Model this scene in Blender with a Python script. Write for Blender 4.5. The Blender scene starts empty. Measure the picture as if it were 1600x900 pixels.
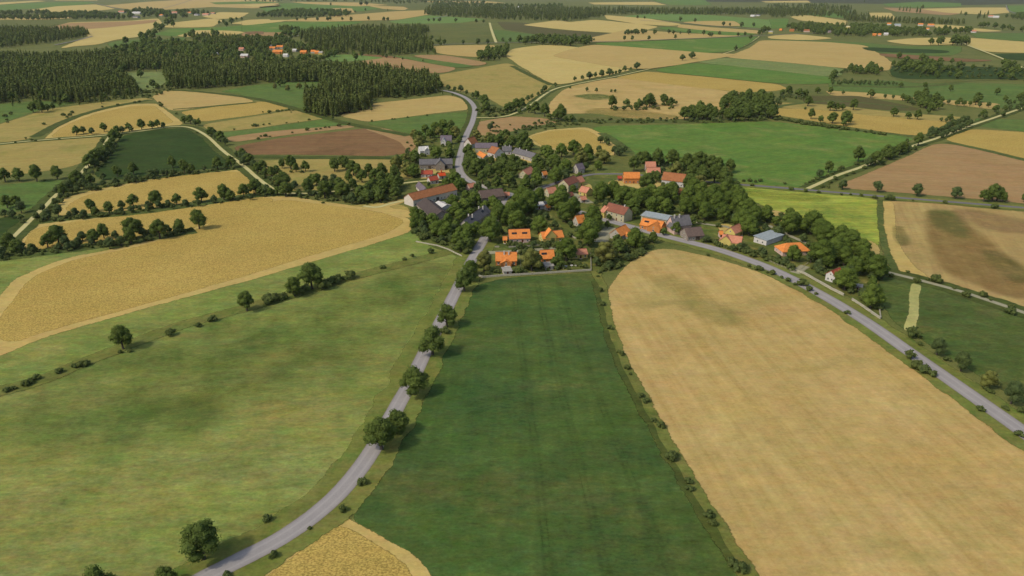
import bpy, math, random
import numpy as np
from mathutils import Vector, noise as mnoise
from mathutils.geometry import tessellate_polygon

random.seed(7); RNG = np.random.default_rng(7)
sc = bpy.context.scene
COL = sc.collection
R = math.radians

# ------------------------------------------------------------------ camera
H, F, YH = 150.0, 1143.0, -25.0
PITCH = math.atan((450 - YH) / F)
CP, SP = math.cos(PITCH), math.sin(PITCH)
def G(x, y, z=0.0):
    """ground point seen at photo position x, y"""
    u, v = (x - 800) / F, (450 - y) / F
    d = Vector((u, CP + v * SP, -SP + v * CP))
    t = (H - z) / -d.z
    return Vector((u * t, d.y * t, z))
def PX(p):
    dx, dy, dz = p[0], p[1], p[2] - H
    zz = dy * CP - dz * SP
    return 800 + F * dx / zz, 450 - F * (dy * SP + dz * CP) / zz
def SCL(y): return (y - YH) * CP / H
cam = bpy.data.cameras.new('camera'); co = bpy.data.objects.new('camera', cam); COL.objects.link(co)
co.location = (0, 0, H); co.rotation_euler = (math.pi / 2 - PITCH, 0, 0)
cam.sensor_width = 36; cam.lens = F / 1600 * 36; cam.clip_start = 1; cam.clip_end = 60000
sc.camera = co

# ------------------------------------------------------------------ light
GAIN = (1.30, 1.25, 1.36)
SUN_EL, SUN_AZ = 46.0, (-0.86, -0.50)          # direction the sun stands in, seen from the village
w = bpy.data.worlds.new('World'); sc.world = w; w.use_nodes = True
nt = w.node_tree; bg = nt.nodes['Background']
sky = nt.nodes.new('ShaderNodeTexSky'); sky.sky_type = 'NISHITA'; sky.sun_disc = False
sky.sun_elevation = R(SUN_EL); sky.sun_rotation = math.atan2(SUN_AZ[0], SUN_AZ[1])
sky.air_density = 1.0; sky.dust_density = 2.5; sky.ozone_density = 1.0
nt.links.new(sky.outputs[0], bg.inputs[0]); bg.inputs[1].default_value = 0.15
sl = bpy.data.lights.new('sun', 'SUN'); sl.energy = 1.95; sl.angle = R(4); sl.color = (1, 0.94, 0.84)
so = bpy.data.objects.new('sun', sl); COL.objects.link(so)
sd = Vector((SUN_AZ[0], SUN_AZ[1], math.tan(R(SUN_EL)) * math.hypot(*SUN_AZ))).normalized()
so.rotation_euler = sd.to_track_quat('Z', 'Y').to_euler()
so.location = (0, 0, 400)
sc.view_settings.view_transform = 'Standard'; sc.view_settings.look = 'None'
sc.view_settings.exposure = 0.36; sc.view_settings.gamma = 1
sc.render.engine = 'CYCLES'
sc.cycles.max_bounces = 5; sc.cycles.diffuse_bounces = 2; sc.cycles.transparent_max_bounces = 32
sc.cycles.transmission_bounces = 2; sc.cycles.volume_bounces = 0; sc.cycles.use_denoising = True

# ------------------------------------------------------------------ material helpers
def lin(c):
    c = c / 255.0
    return c / 12.92 if c <= 0.04045 else ((c + 0.055) / 1.055) ** 2.4
def A(r, g, b):
    return (min(.85, lin(r) / GAIN[0]), min(.85, lin(g) / GAIN[1]), min(.85, lin(b) / GAIN[2]), 1)
MATS = {}
class NB:
    def __init__(s, name):
        s.m = bpy.data.materials.new(name); s.m.use_nodes = True; s.t = s.m.node_tree
        s.b = s.t.nodes['Principled BSDF']; s.b.inputs['Roughness'].default_value = 0.95
        s.b.inputs['Specular IOR Level'].default_value = 0.04
    def n(s, k, **kw):
        x = s.t.nodes.new('ShaderNode' + k)
        for a, v in kw.items(): setattr(x, a, v)
        return x
    def l(s, a, b): s.t.links.new(a, b)
    def math(s, op, a, b=None, c=None, clamp=False):
        x = s.n('Math', operation=op); x.use_clamp = clamp
        for i, v in enumerate((a, b, c)):
            if v is None: continue
            if isinstance(v, (int, float)): x.inputs[i].default_value = v
            else: s.l(v, x.inputs[i])
        return x.outputs[0]
    def mix(s, f, a, b, blend='MIX'):
        x = s.n('Mix', data_type='RGBA', blend_type=blend)
        if isinstance(f, (int, float)): x.inputs[0].default_value = f
        else: s.l(f, x.inputs[0])
        for i, v in ((6, a), (7, b)):
            if isinstance(v, tuple): x.inputs[i].default_value = v
            else: s.l(v, x.inputs[i])
        return x.outputs[2]
    def noise(s, vec, scale, detail=2, rough=.5):
        x = s.n('TexNoise'); x.inputs['Scale'].default_value = scale; x.inputs['Detail'].default_value = detail
        x.inputs['Roughness'].default_value = rough
        s.l(vec, x.inputs['Vector']); return x.outputs[0]
    def ramp(s, v, lo, hi):
        x = s.n('MapRange'); x.inputs[1].default_value = lo; x.inputs[2].default_value = hi
        s.l(v, x.inputs[0]); return x.outputs[0]
    def gain(s, v, amt):
        """1 +- amt from a 0..1 value"""
        return s.math('ADD', 1 - amt, s.math('MULTIPLY', v, 2 * amt))

def field_mat(kind, c1, c2, ang=0.0, streak=.5, grain=.12, third=None, mott=1 / 45., hue=.22, fade=0):
    key = (kind, c1, c2, round(ang, 2), streak, grain, third, mott, hue, fade)
    if key in MATS: return MATS[key]
    b = NB(kind)
    pos = b.n('NewGeometry').outputs['Position']
    rot = b.n('Mapping'); rot.inputs['Rotation'].default_value = (0, 0, -ang); b.l(pos, rot.inputs[0])
    st = b.n('Mapping'); st.inputs['Scale'].default_value = (1 / 90., 1 / 6., 1); b.l(rot.outputs[0], st.inputs[0])
    big = b.ramp(b.noise(pos, mott, 3, .6), .35, .65)
    sk = b.ramp(b.noise(st.outputs[0], 1.0, 3, .6), .33, .67)
    s2 = b.n('Mapping'); s2.inputs['Scale'].default_value = (1 / 220., 1 / 2.2, 1); b.l(rot.outputs[0], s2.inputs[0])
    fine = b.ramp(b.noise(s2.outputs[0], 1.0, 2, .6), .35, .65)
    f = b.math('ADD', b.math('MULTIPLY', big, 1 - streak), b.math('MULTIPLY', b.math('ADD', b.math('MULTIPLY', sk, .65), b.math('MULTIPLY', fine, .35)), streak))
    col = b.mix(f, A(*c1), A(*c2))
    if third:
        p2 = b.n('Mapping'); p2.inputs['Location'].default_value = (311, 77, 5); p2.inputs['Scale'].default_value = (1, .6, 1)
        b.l(rot.outputs[0], p2.inputs[0])
        t = b.ramp(b.noise(p2.outputs[0], mott * 1.3, 4, .65), .53, .7)
        col = b.mix(b.math('MULTIPLY', t, .8), col, A(*third))
    if kind == 'crop_rows':
        gm = b.n('Mapping'); gm.inputs['Scale'].default_value = (.7, 1.0, 1); b.l(pos, gm.inputs[0])
        g1 = b.ramp(b.noise(gm.outputs[0], 1.9, 2, .6), .38, .62)
        g2 = b.ramp(b.noise(pos, 2.2, 1, .6), .35, .65)
        gg = b.math('ADD', b.math('MULTIPLY', g1, .7), b.math('MULTIPLY', g2, .3))
        col = b.mix(1.0, col, _grey(b, b.gain(gg, grain * 1.5)), 'MULTIPLY')
    else:
        gg = b.math('ADD', b.math('MULTIPLY', b.noise(pos, .9, 3, .75), .5), b.math('MULTIPLY', b.noise(pos, .13, 3, .7), .5))
        gg = b.ramp(gg, .36, .64)
        col = b.mix(1.0, col, _grey(b, b.gain(gg, grain)), 'MULTIPLY')
    hs = b.n('Mapping'); hs.inputs['Scale'].default_value = (.5, 1.0, 1); b.l(pos, hs.inputs[0])
    for sc_, dt, k in ((.55, 3, hue), (.16, 4, hue), (.035, 3, hue * .7)):
        x = b.n('TexNoise'); x.inputs['Scale'].default_value = sc_; x.inputs['Detail'].default_value = dt
        x.inputs['Roughness'].default_value = .75; b.l(hs.outputs[0], x.inputs['Vector'])
        v = b.n('VectorMath', operation='MULTIPLY_ADD'); b.l(x.outputs['Color'], v.inputs[0])
        v.inputs[1].default_value = (k * 1.9, k * 1.3, k * 1.9); v.inputs[2].default_value = (1 - k * .95, 1 - k * .65, 1 - k * .95)
        col = b.mix(1.0, col, v.outputs[0], 'MULTIPLY')
        lf = b.n('TexNoise'); lf.inputs['Scale'].default_value = sc_ * 1.7; lf.inputs['Detail'].default_value = dt; lf.inputs['Roughness'].default_value = .78
        b.l(hs.outputs[0], lf.inputs['Vector']); col = b.mix(1.0, col, _grey(b, b.gain(b.ramp(lf.outputs[0], .3, .7), k * .62)), 'MULTIPLY')
    b.l(col, b.b.inputs['Base Color'])
    at = b.n('Attribute', attribute_name='edge').outputs['Fac']
    nz = b.noise(pos, .35, 3, .7)
    al = b.math('ADD', at, b.math('MULTIPLY', b.math('SUBTRACT', nz, .5), 1.1))
    # solid inside, ragged outside
    al2 = b.ramp(al, .38, .62)
    al3 = b.math('MAXIMUM', al2, b.math('GREATER_THAN', at, .995))
    if fade:
        n9 = b.ramp(b.noise(pos, .045, 4, .7), .32, .68)
        sm = b.n('MapRange', interpolation_type='SMOOTHSTEP'); b.l(at, sm.inputs[0])
        al3 = b.math('MULTIPLY', b.math('MULTIPLY', sm.outputs[0], b.math('ADD', .35, b.math('MULTIPLY', n9, .65))), fade)
    b.l(al3, b.b.inputs['Alpha'])
    MATS[key] = b.m
    return b.m
def _grey(b, v):
    x = b.n('CombineColor')
    for i in range(3): b.l(v, x.inputs[i])
    return x.outputs[0]

def plain_mat(name, c, rough=.8, var=.12, scale=.6, c2=None, stripe=None):
    key = ('p', name, c, c2)
    if key in MATS: return MATS[key]
    b = NB(name)
    tc = b.n('TexCoord').outputs['Object']
    n1 = b.ramp(b.noise(tc, scale, 4, .7), .3, .7)
    col = b.mix(n1, A(*c), A(*(c2 or c)))
    n2 = b.ramp(b.noise(tc, scale * 4, 2, .6), .3, .7)
    col = b.mix(1.0, col, _grey(b, b.gain(n2, var)), 'MULTIPLY')
    if stripe:
        wv = b.n('TexWave', bands_direction='X'); wv.inputs['Scale'].default_value = stripe
        wv.inputs['Distortion'].default_value = .6; b.l(tc, wv.inputs[0])
        col = b.mix(1.0, col, _grey(b, b.gain(wv.outputs['Fac'], .10)), 'MULTIPLY')
    b.l(col, b.b.inputs['Base Color']); b.b.inputs['Roughness'].default_value = rough
    MATS[key] = b.m
    return b.m

def leaf_mat(name, c1, c2, c3):
    b = NB(name)
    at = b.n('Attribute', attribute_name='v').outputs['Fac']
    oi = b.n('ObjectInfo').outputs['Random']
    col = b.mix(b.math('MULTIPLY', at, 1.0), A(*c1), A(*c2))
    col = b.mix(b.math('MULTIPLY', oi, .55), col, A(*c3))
    hue = b.ramp(b.noise(b.n('TexCoord').outputs['Object'], .35, 2, .6), .35, .65)
    col = b.mix(1.0, col, _grey(b, b.gain(hue, .22)), 'MULTIPLY')
    b.l(col, b.b.inputs['Base Color']); b.b.inputs['Roughness'].default_value = .8
    tr = b.n('BsdfTranslucent'); b.l(col, tr.inputs[0])
    ms = b.n('MixShader'); ms.inputs[0].default_value = .46
    b.l(b.b.outputs[0], ms.inputs[1]); b.l(tr.outputs[0], ms.inputs[2])
    b.l(ms.outputs[0], b.t.nodes['Material Output'].inputs[0])
    return b.m

# ------------------------------------------------------------------ object helpers
def tag(o, label=None, cat=None, group=None, kind=None):
    if label: o['label'] = label
    if cat: o['category'] = cat
    if group: o['group'] = group
    if kind: o['kind'] = kind
    return o
def link(name, me, parent=None):
    o = bpy.data.objects.new(name, me); COL.objects.link(o)
    if parent: o.parent = parent
    return o
def empty(name, loc, rz=0):
    o = bpy.data.objects.new(name, None); COL.objects.link(o); o.location = loc; o.rotation_euler = (0, 0, rz)
    o.empty_display_size = .5
    return o

def smooth(pts, closed=True, n=1, cut=1e9):
    for _ in range(n):
        out = []
        m = len(pts)
        for i in range(m if closed else m - 1):
            a, b = pts[i], pts[(i + 1) % m]
            k = min(.22, cut / max(.01, (b - a).length))
            out += [a.lerp(b, k), b.lerp(a, k)]
        if not closed: out = [pts[0]] + out + [pts[-1]]
        pts = out
    return pts
def resample(pts, step, closed=True):
    out = []
    m = len(pts)
    for i in range(m if closed else m - 1):
        a, b = pts[i], pts[(i + 1) % m]
        k = max(1, min(60, int((b - a).length / step)))
        for j in range(k): out.append(a.lerp(b, j / k))
    if not closed: out.append(pts[-1])
    return out

def area2(p): return sum(p[i].x * p[(i + 1) % len(p)].y - p[(i + 1) % len(p)].x * p[i].y for i in range(len(p)))
def sheet(name, pts, mat, z, soft=2.0, step=6.0, jit=.8):
    """a field: closed outline on the ground with a ragged soft margin"""
    pts = [Vector((p.x, p.y)) for p in pts]
    if area2(pts) < 0: pts.reverse()
    pts = resample(smooth(pts, True, 2, max(4.0, step)), step)
    n = len(pts)
    q = []
    for p in pts:
        v = mnoise.noise_vector(Vector((p.x / 11, p.y / 11, 3.3)))
        q.append(p + Vector((v.x, v.y)) * jit)
    nor = []
    for i in range(n):
        t = (q[(i + 1) % n] - q[i - 1]); t.normalize() if t.length else None
        nor.append(Vector((t.y, -t.x)))
    vs = [(p.x, p.y, z) for p in q] + [((p + m * soft).x, (p + m * soft).y, z - .01) for p, m in zip(q, nor)]
    tris = tessellate_polygon([[Vector((p.x, p.y, 0)) for p in q]])
    fs = []
    for t in tris:
        a, b_, c = (q[k] for k in t)
        cr = (b_ - a).x * (c - a).y - (b_ - a).y * (c - a).x
        if abs(cr) > 1e-6: fs.append(tuple(t) if cr > 0 else tuple(reversed(t)))
    for i in range(n):
        j = (i + 1) % n
        fs.append((i, n + i, n + j, j))
    me = bpy.data.meshes.new(name); me.from_pydata(vs, [], fs)
    at = me.attributes.new('edge', 'FLOAT', 'POINT')
    at.data.foreach_set('value', [1.0] * n + [0.0] * n)
    me.materials.append(mat)
    o = link(name, me); tag(o, kind='structure')
    return o
def strip(name, pl, width, mat, z, soft=.8, step=5.0, jit=.3, uvw=False):
    """road, track or grass margin along a line"""
    pts = [Vector((p.x, p.y)) for p in pl]
    pts = resample(smooth(pts, False, 3), step, False)
    n = len(pts); vs = []; val = []; ac = []
    for i, p in enumerate(pts):
        t = (pts[min(i + 1, n - 1)] - pts[max(i - 1, 0)]).normalized(); m = Vector((t.y, -t.x))
        wd = width / 2 + jit * mnoise.noise(Vector((p.x / 9, p.y / 9, 1)))
        wd2 = width / 2 + jit * mnoise.noise(Vector((p.x / 9, p.y / 9, 9)))
        for d, e in ((-wd - soft, 0), (-wd, 1), (0, 1), (wd2, 1), (wd2 + soft, 0)):
            q = p + m * d; vs.append((q.x, q.y, z - (0.01 if e == 0 else 0))); val.append(e); ac.append(abs(d) / (width / 2))
    fs = []
    for i in range(n - 1):
        for k in range(4):
            a = i * 5 + k; fs.append((a, a + 1, a + 6, a + 5))
    me = bpy.data.meshes.new(name); me.from_pydata(vs, [], fs)
    me.attributes.new('edge', 'FLOAT', 'POINT').data.foreach_set('value', [float(v) for v in val])
    me.attributes.new('across', 'FLOAT', 'POINT').data.foreach_set('value', [float(v) for v in ac])
    me.materials.append(mat)
    return tag(link(name, me), kind='structure')

def P(s, ):
    v = [float(t) for t in s.replace(',', ' ').split()]
    return [G(v[i], v[i + 1]) for i in range(0, len(v), 2)]

# ------------------------------------------------------------------ ground
bm_ground = bpy.data.meshes.new('ground')
bm_ground.from_pydata([(-26000, -300, 0), (26000, -300, 0), (26000, 45000, 0), (-26000, 45000, 0)], [], [(0, 1, 2, 3)])
bg_ = NB('ground'); pos = bg_.n('NewGeometry').outputs['Position']
n1 = bg_.ramp(bg_.noise(pos, 1 / 60., 4, .65), .35, .65)
n2 = bg_.ramp(bg_.noise(pos, 1 / 7., 4, .7), .35, .65)
n3 = bg_.ramp(bg_.noise(pos, 1.1, 2, .7), .3, .7)
c = bg_.mix(n1, A(84, 94, 46), A(108, 108, 58)); c = bg_.mix(bg_.math('MULTIPLY', n2, .6), c, A(118, 112, 62))
c = bg_.mix(1.0, c, _grey(bg_, bg_.gain(n3, .2)), 'MULTIPLY')
bg_.l(c, bg_.b.inputs['Base Color']); bm_ground.materials.append(bg_.m)
tag(link('ground', bm_ground), kind='structure')

# name, colours, outline in photo coordinates.  kinds: M meadow, g green crop, w wheat rows, t stubble, b ploughed
def fa(a, b):
    p, q = G(*a), G(*b); d = q - p; return math.atan2(d.y, d.x)
PAL = {
 'gold':  ('wheat_field', 'crop_rows', (166, 138, 72), (176, 148, 80), None, .3, .27),
 'pale':  ('field_margin', 'margin', (190, 162, 98), (178, 150, 88), None, .3, .10),
 'tan':   ('stubble_field', 'stubble', (192, 162, 104), (166, 136, 80), (158, 138, 82), .7, .11),
 'ftan':  ('stubble_field', 'stubble', (184, 156, 98), (170, 142, 84), None, .7, .07),
 'fgold': ('stubble_field', 'stubble', (192, 168, 106), (182, 156, 92), None, .6, .07),
 'otan':  ('stubble_field', 'stubble', (164, 142, 82), (150, 132, 72), (132, 126, 64), .6, .10),
 'pink':  ('stubble_field', 'stubble', (166, 134, 92), (150, 116, 76), None, .7, .08),
 'brown': ('ploughed_field', 'ploughed', (118, 86, 58), (136, 104, 70), (106, 80, 52), .8, .10),
 'dbrown':('ploughed_field', 'ploughed', (96, 84, 52), (86, 86, 48), None, .6, .10),
 'mead':  ('meadow', 'meadow', (142, 138, 76), (112, 122, 60), (96, 112, 52), .4, .11),
 'mband': ('meadow', 'meadow', (104, 120, 54), (86, 106, 48), (74, 94, 42), .45, .10),
 'lmead': ('meadow', 'meadow', (134, 136, 70), (108, 122, 58), (148, 140, 78), .4, .10),
 'green': ('green_field', 'green', (62, 82, 42), (82, 98, 46), (100, 102, 54), .4, .13),
 'fgreen':('green_field', 'green', (104, 122, 54), (82, 112, 48), (128, 130, 70), .7, .07),
 'dgreen':('green_field', 'green', (50, 66, 30), (62, 76, 34), None, .5, .10),
 'mgreen':('green_field', 'green', (84, 104, 50), (100, 114, 56), None, .6, .09),
 'pgreen':('green_field', 'green', (112, 132, 68), (100, 122, 60), None, .6, .08),
 'ygreen':('green_field', 'green', (170, 166, 72), (118, 132, 52), (98, 116, 50), .9, .12),
 'olive': ('green_field', 'green', (88, 94, 48), (108, 106, 56), None, .6, .10),
 'rtan':  ('stubble_field', 'stubble', (176, 150, 94), (156, 126, 80), (146, 128, 74), .85, .10),
 'rbrown':('stubble_field', 'stubble', (150, 118, 72), (136, 108, 62), None, .85, .10),
 'rough': ('rough_grass', 'green', (72, 88, 42), (88, 96, 48), (106, 100, 56), .5, .12),
 'straw': ('straw_strip', 'margin', (172, 164, 104), (154, 148, 86), None, .3, .12),
 'garden': ('village_grass', 'garden', (78, 88, 44), (108, 108, 54), (142, 132, 72), .2, .16),
 'clear': ('meadow', 'meadow', (112, 122, 70), (122, 128, 74), None, .5, .10),
 'moor':  ('moorland', 'moor', (74, 72, 48), (66, 70, 44), None, .7, .10),
}
FIELDS = []
def FLD(pal, lay, pts, a=None, soft=None, fade=0):
    v = [float(t) for t in pts.replace(',', ' ').split()]
    ys = v[1::2]; ym = sum(ys) / len(ys)
    nm, kd, c1, c2, c3, stk, gr = PAL[pal]
    far = ym < 130
    ang = 0.15 if a is None else a
    D = H / max(.01, (ym - YH) / F)
    mat = field_mat(kd if kd == 'crop_rows' else kd, c1, c2, ang, stk, gr if not far else gr, c3, (1 / 12. if pal == 'garden' else 1 / 45.) if not far else 1 / 130., .07 if kd == 'crop_rows' else .14 if kd in ('margin', 'stubble', 'ploughed') else .32, fade)
    FIELDS.append(sheet(nm, [G(v[i], v[i + 1]) for i in range(0, len(v), 2)], mat, (.04 * lay + .003 * (len(FIELDS) % 13)) * (6 if far else 1),
                        soft if soft else 1.2 + D * .0035, 6 if not far else 25, .8 if not far else 3))
# ---- foreground
FLD('mead', 1, '-60,650 0,621 60,603 180,552 290,511 380,488 470,461 560,434 640,413 690,398 727,394 724,425 700,458 676,515 650,572 620,620 590,672 562,712 520,755 465,797 400,835 330,872 280,905 200,960 -60,960', fa((0, 700), (600, 600)))
FLD('lmead', 1, '-60,556 0,540 120,512 240,480 400,430 560,384 636,356 656,372 700,390 690,393 640,407 560,427 470,453 380,479 290,502 180,543 60,594 0,611 -60,635', fa((0, 550), (600, 380)))
FLD('mead', 1, '-60,400 0,384 60,388 140,376 185,382 190,392 100,414 55,426 30,450 0,486 -40,530')
FLD('pale', 3, '-50,560 -50,500 0,470 22,440 45,428 100,405 170,392 250,374 300,360 330,345 380,330 400,316 440,306 520,318 590,328 636,340 644,361 560,387 400,434 200,488 60,528 0,556')
FLD('gold', 4, '20,536 -14,519 2,500 27,465 53,433 120,405 200,391 300,363 350,342 400,322 440,312 520,323 590,332 634,345 604,364 480,400 340,443 180,487 60,520', fa((0, 500), (600, 340)))
FLD('pale', 2, '34,378 46,356 60,350 150,338 225,329 320,315 400,303 440,306 380,332 315,352 240,372 170,384 100,388 50,395')
FLD('gold', 4, '42,380 54,358 100,350 225,333 320,320 400,309 430,312 380,332 315,352 240,370 170,381 100,385 54,390')
FLD('pale', 2, '86,328 92,314 135,300 200,288 250,276 325,268 374,264 400,280 428,297 400,306 300,319 200,330 130,336 98,337')
FLD('gold', 4, '104,328 112,318 138,305 200,291 250,279 325,271 372,268 398,286 420,297 400,303 300,315 200,326 130,332')
FLD('dgreen', 3, '150,272 160,258 172,248 178,232 193,212 240,203 295,200 322,216 350,246 366,260 270,268 215,277 165,282')
FLD('otan', 2, '-60,232 0,226 60,222 150,215 166,216 150,235 132,252 100,263 60,268 0,276 -60,282')
FLD('mgreen', 2, '-60,298 0,290 60,284 96,280 100,286 74,310 50,326 0,334 -60,340')
FLD('dgreen', 2, '-60,350 0,342 58,334 44,348 20,366 0,374 -60,385')
FLD('green', 2, '742,446 800,434 925,428 933,440 945,490 955,532 972,572 992,610 1015,655 1040,702 1068,748 1096,795 1125,840 1152,880 1198,955 690,960 640,880 555,818 572,785 605,730 645,670 675,610 700,545 724,480', fa((880, 900), (860, 450)))
FLD('tan', 2, '949,475 951,455 980,415 1010,396 1040,388 1100,400 1180,424 1260,460 1330,503 1390,548 1450,597 1520,648 1600,692 1680,745 1700,960 1205,960 1165,885 1135,838 1105,790 1076,742 1048,690 1020,645 993,593 972,555 957,516 948,490', fa((1100, 700), (960, 480)))
FLD('pale', 2, '370,960 400,905 440,872 490,838 520,810 540,812 600,846 650,872 690,930 690,960')
FLD('gold', 3, '390,960 415,908 455,876 498,845 522,822 560,838 610,870 640,895 665,960')
# ---- left middle distance
FLD('otan', 2, '-60,210 0,195 75,171 150,161 225,153 240,156 175,165 125,178 90,192 50,212 40,218 0,223 -60,228')
FLD('pale', 2, '70,219 92,199 120,186 150,174 207,163 243,162 266,179 283,192 277,197 212,204 150,212')
FLD('gold', 3, '82,215 98,200 124,188 155,177 207,166 238,165 256,180 270,192 212,201 150,209')
FLD('ftan', 2, '240,151 260,141 300,143 375,152 397,159 338,164 282,172 268,172 252,162')
FLD('gold', 2, '283,175 338,167 400,159 425,160 452,169 400,179 360,184 317,190 305,185')
FLD('otan', 2, '317,195 360,188 420,179 457,172 512,184 440,194 400,200 360,204 330,205')
FLD('mgreen', 2, '336,209 400,202 512,186 545,190 548,195 480,203 420,206 360,215')
FLD('pink', 2, '355,214 430,205 540,196 558,198 470,208 400,217 365,222')
FLD('brown', 2, '366,230 400,223 440,216 520,207 570,201 600,203 635,213 645,225 640,238 600,244 540,242 450,241 380,241', 0.05)
FLD('pink', 3, '570,201 600,201 640,213 648,228 640,238 628,222 600,211')
FLD('otan', 2, '400,252 460,249 640,250 652,270 620,288 520,296 440,298 425,288 402,268')
FLD('otan', 2, '536,326 560,320 600,317 634,322 640,340 600,330')
FLD('mgreen', 2, '-60,180 0,163 60,158 120,160 60,172 0,192 -60,204')
FLD('clear', 3, '180,118 210,114 262,112 264,125 240,140 222,143 207,131 182,122')
FLD('mgreen', 2, '345,143 400,133 440,129 506,126 506,148 478,152 478,170 466,170 400,154 370,146')
# ---- centre
FLD('ftan', 2, '532,181 580,162 640,156 700,149 718,154 732,163 731,171 675,177 600,187 575,190')
FLD('mgreen', 2, '572,192 660,181 730,175 728,188 716,205 700,216 645,210 600,198')
FLD('otan', 2, '688,117 740,108 790,99 800,101 835,119 862,132 846,145 826,160 800,170 786,166 770,156 745,146 715,141 695,135')
FLD('fgold', 2, '792,88 800,77 850,70 905,74 912,80 866,88 950,102 987,110 960,115 880,132 862,131 818,106')
FLD('ftan', 3, '862,88 900,76 926,70 1025,77 1110,84 1156,85 1100,95 1010,109 965,106')
FLD('fgreen', 2, '922,68 1000,65 1100,61 1184,57 1165,70 1145,79 1105,84 1020,77 960,72')
FLD('ftan', 2, '898,65 985,46 1060,52 1165,56 1060,61 960,66')
FLD('fgreen', 3, '1030,45 1040,42 1100,48 1186,53 1150,56 1080,52')
FLD('ftan', 2, '1062,38 1110,43 1188,48 1190,53 1120,50 1060,43')
FLD('fgold', 2, '818,39 870,32 890,35 930,31 1000,38 1028,42 985,53 900,48 850,43')
FLD('fgold', 3, '946,24 1010,29 1064,38 1050,41 1000,38 950,30')
FLD('pgreen', 2, '975,26 1020,21 1100,23 1200,31 1204,45 1160,42 1080,35 1010,29')
FLD('ftan', 3, '1065,35 1100,33 1146,33 1158,41 1120,41')
FLD('dbrown', 1, '778,34 820,36 860,46 960,53 950,64 880,60 790,46')
FLD('olive', 2, '660,36 764,38 775,66 680,70 652,60', 0.3)
FLD('mgreen', 2, '770,46 800,50 870,58 880,64 782,66')
FLD('pgreen', 2, '608,34 668,24 757,30 720,36 672,37 620,37')
FLD('ftan', 2, '430,33 490,28 615,18 665,16 668,23 620,31 510,34')
FLD('fgreen', 2, '380,40 450,34 570,34 510,46 470,51 380,50')
FLD('fgold', 2, '380,33 450,31 440,34 380,40')
FLD('pink', 2, '380,50 440,50 445,56 380,57')
FLD('ftan', 2, '676,72 772,70 778,79 752,90 700,86 680,82')
FLD('pink', 2, '560,97 600,88 640,94 716,107 690,115 645,113 600,105')
FLD('pink', 3, '640,87 690,86 764,99 742,104 690,96')
FLD('mgreen', 3, '608,87 650,91 744,104 716,107 660,97')
FLD('pgreen', 2, '500,88 545,85 604,90 560,96 520,97')
FLD('brown', 2, '540,84 600,87 640,92 600,90')
FLD('pink', 2, '747,191 800,182 850,185 872,191 832,197 800,207 762,213 748,208')
FLD('pale', 2, '826,213 860,203 916,199 940,210 942,218 972,231 958,243 930,241 860,233 838,226')
FLD('gold', 3, '832,213 862,205 912,202 930,212 936,222 962,232 952,240 930,238 860,230 842,224')
FLD('tan', 2, '858,178 862,160 880,142 905,131 960,122 1000,125 1160,146 1148,158 1126,175 1063,186 990,185 920,180', 0.1)
FLD('olive', 3, '868,186 880,178 930,178 980,185 1060,190 980,193 900,190')
FLD('gold', 2, '963,121 1010,112 1100,120 1215,132 1228,138 1210,142 1160,144 1075,135')
FLD('fgreen', 2, '1016,111 1080,98 1200,109 1290,119 1304,125 1290,132 1215,131 1100,119')
FLD('clear', 2, '1082,97 1130,90 1200,95 1320,107 1312,119 1290,120 1200,109')
FLD('ftan', 3, '1130,90 1155,83 1172,76 1190,63 1290,66 1350,71 1372,84 1392,99 1386,112 1320,107 1230,98', 0.0)
FLD('fgold', 2, '1200,57 1240,53 1304,60 1262,63 1205,61')
FLD('mgreen', 1, '1200,62 1340,66 1400,72 1400,76 1340,71 1200,65')
# ---- right
FLD('fgreen', 2, '925,201 945,197 1050,195 1200,190 1300,200 1400,212 1428,216 1402,226 1352,248 1300,270 1258,293 1200,290 1143,284 1120,270 1040,256 1000,244 976,232 950,212', fa((1150, 285), (1420, 215)))
FLD('olive', 2, '945,255 975,240 1000,246 1030,256 1040,270 985,272 925,271')
FLD('mgreen', 2, '1295,128 1380,126 1600,132 1680,140 1680,170 1540,168 1430,158 1300,140')
FLD('ftan', 3, '1292,142 1370,146 1440,154 1430,158 1300,149')
FLD('ftan', 3, '1470,156 1560,162 1556,171 1474,162')
FLD('dbrown', 3, '1258,150 1340,150 1420,166 1440,172 1400,173 1258,160')
FLD('otan', 2, '1213,160 1300,164 1345,170 1420,178 1505,183 1490,191 1340,180 1214,167')
FLD('gold', 3, '1204,169 1280,172 1350,180 1480,191 1478,202 1428,212 1340,200 1260,187 1210,179')
FLD('mgreen', 2, '1528,184 1600,188 1680,190 1680,212 1600,205 1524,197')
FLD('gold', 3, '1478,216 1520,202 1600,207 1680,212 1680,262 1600,247 1545,234 1492,223')
FLD('pink', 2, '1462,225 1490,226 1545,237 1600,252 1680,270 1680,325 1600,317 1500,308 1400,300 1322,294 1310,290 1350,275 1420,245', -0.2)
FLD('ygreen', 2, '1150,292 1230,299 1370,311 1374,345 1370,384 1350,392 1330,382 1290,355 1230,335 1195,322 1160,304', 0.0)
FLD('ftan', 3, '1330,372 1366,378 1374,398 1350,400 1325,386')
FLD('ftan', 3, '1205,328 1235,336 1222,348 1200,340')
FLD('rtan', 2, '1378,314 1450,318 1600,332 1700,340 1700,510 1600,478 1540,463 1470,444 1400,426 1385,400 1376,350', fa((1500, 440), (1440, 320)))
FLD('pale', 3, '1378,315 1394,316 1396,370 1412,400 1430,420 1450,436 1402,426 1385,400 1377,350', fa((1500, 440), (1440, 320)))
FLD('mgreen', 4, '1456,330 1482,330 1500,356 1506,370 1490,368 1466,350', soft=8, fade=.45)
FLD('olive', 3, '1400,352 1407,358 1416,378 1410,384 1402,370', soft=5, fade=.55)
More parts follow.
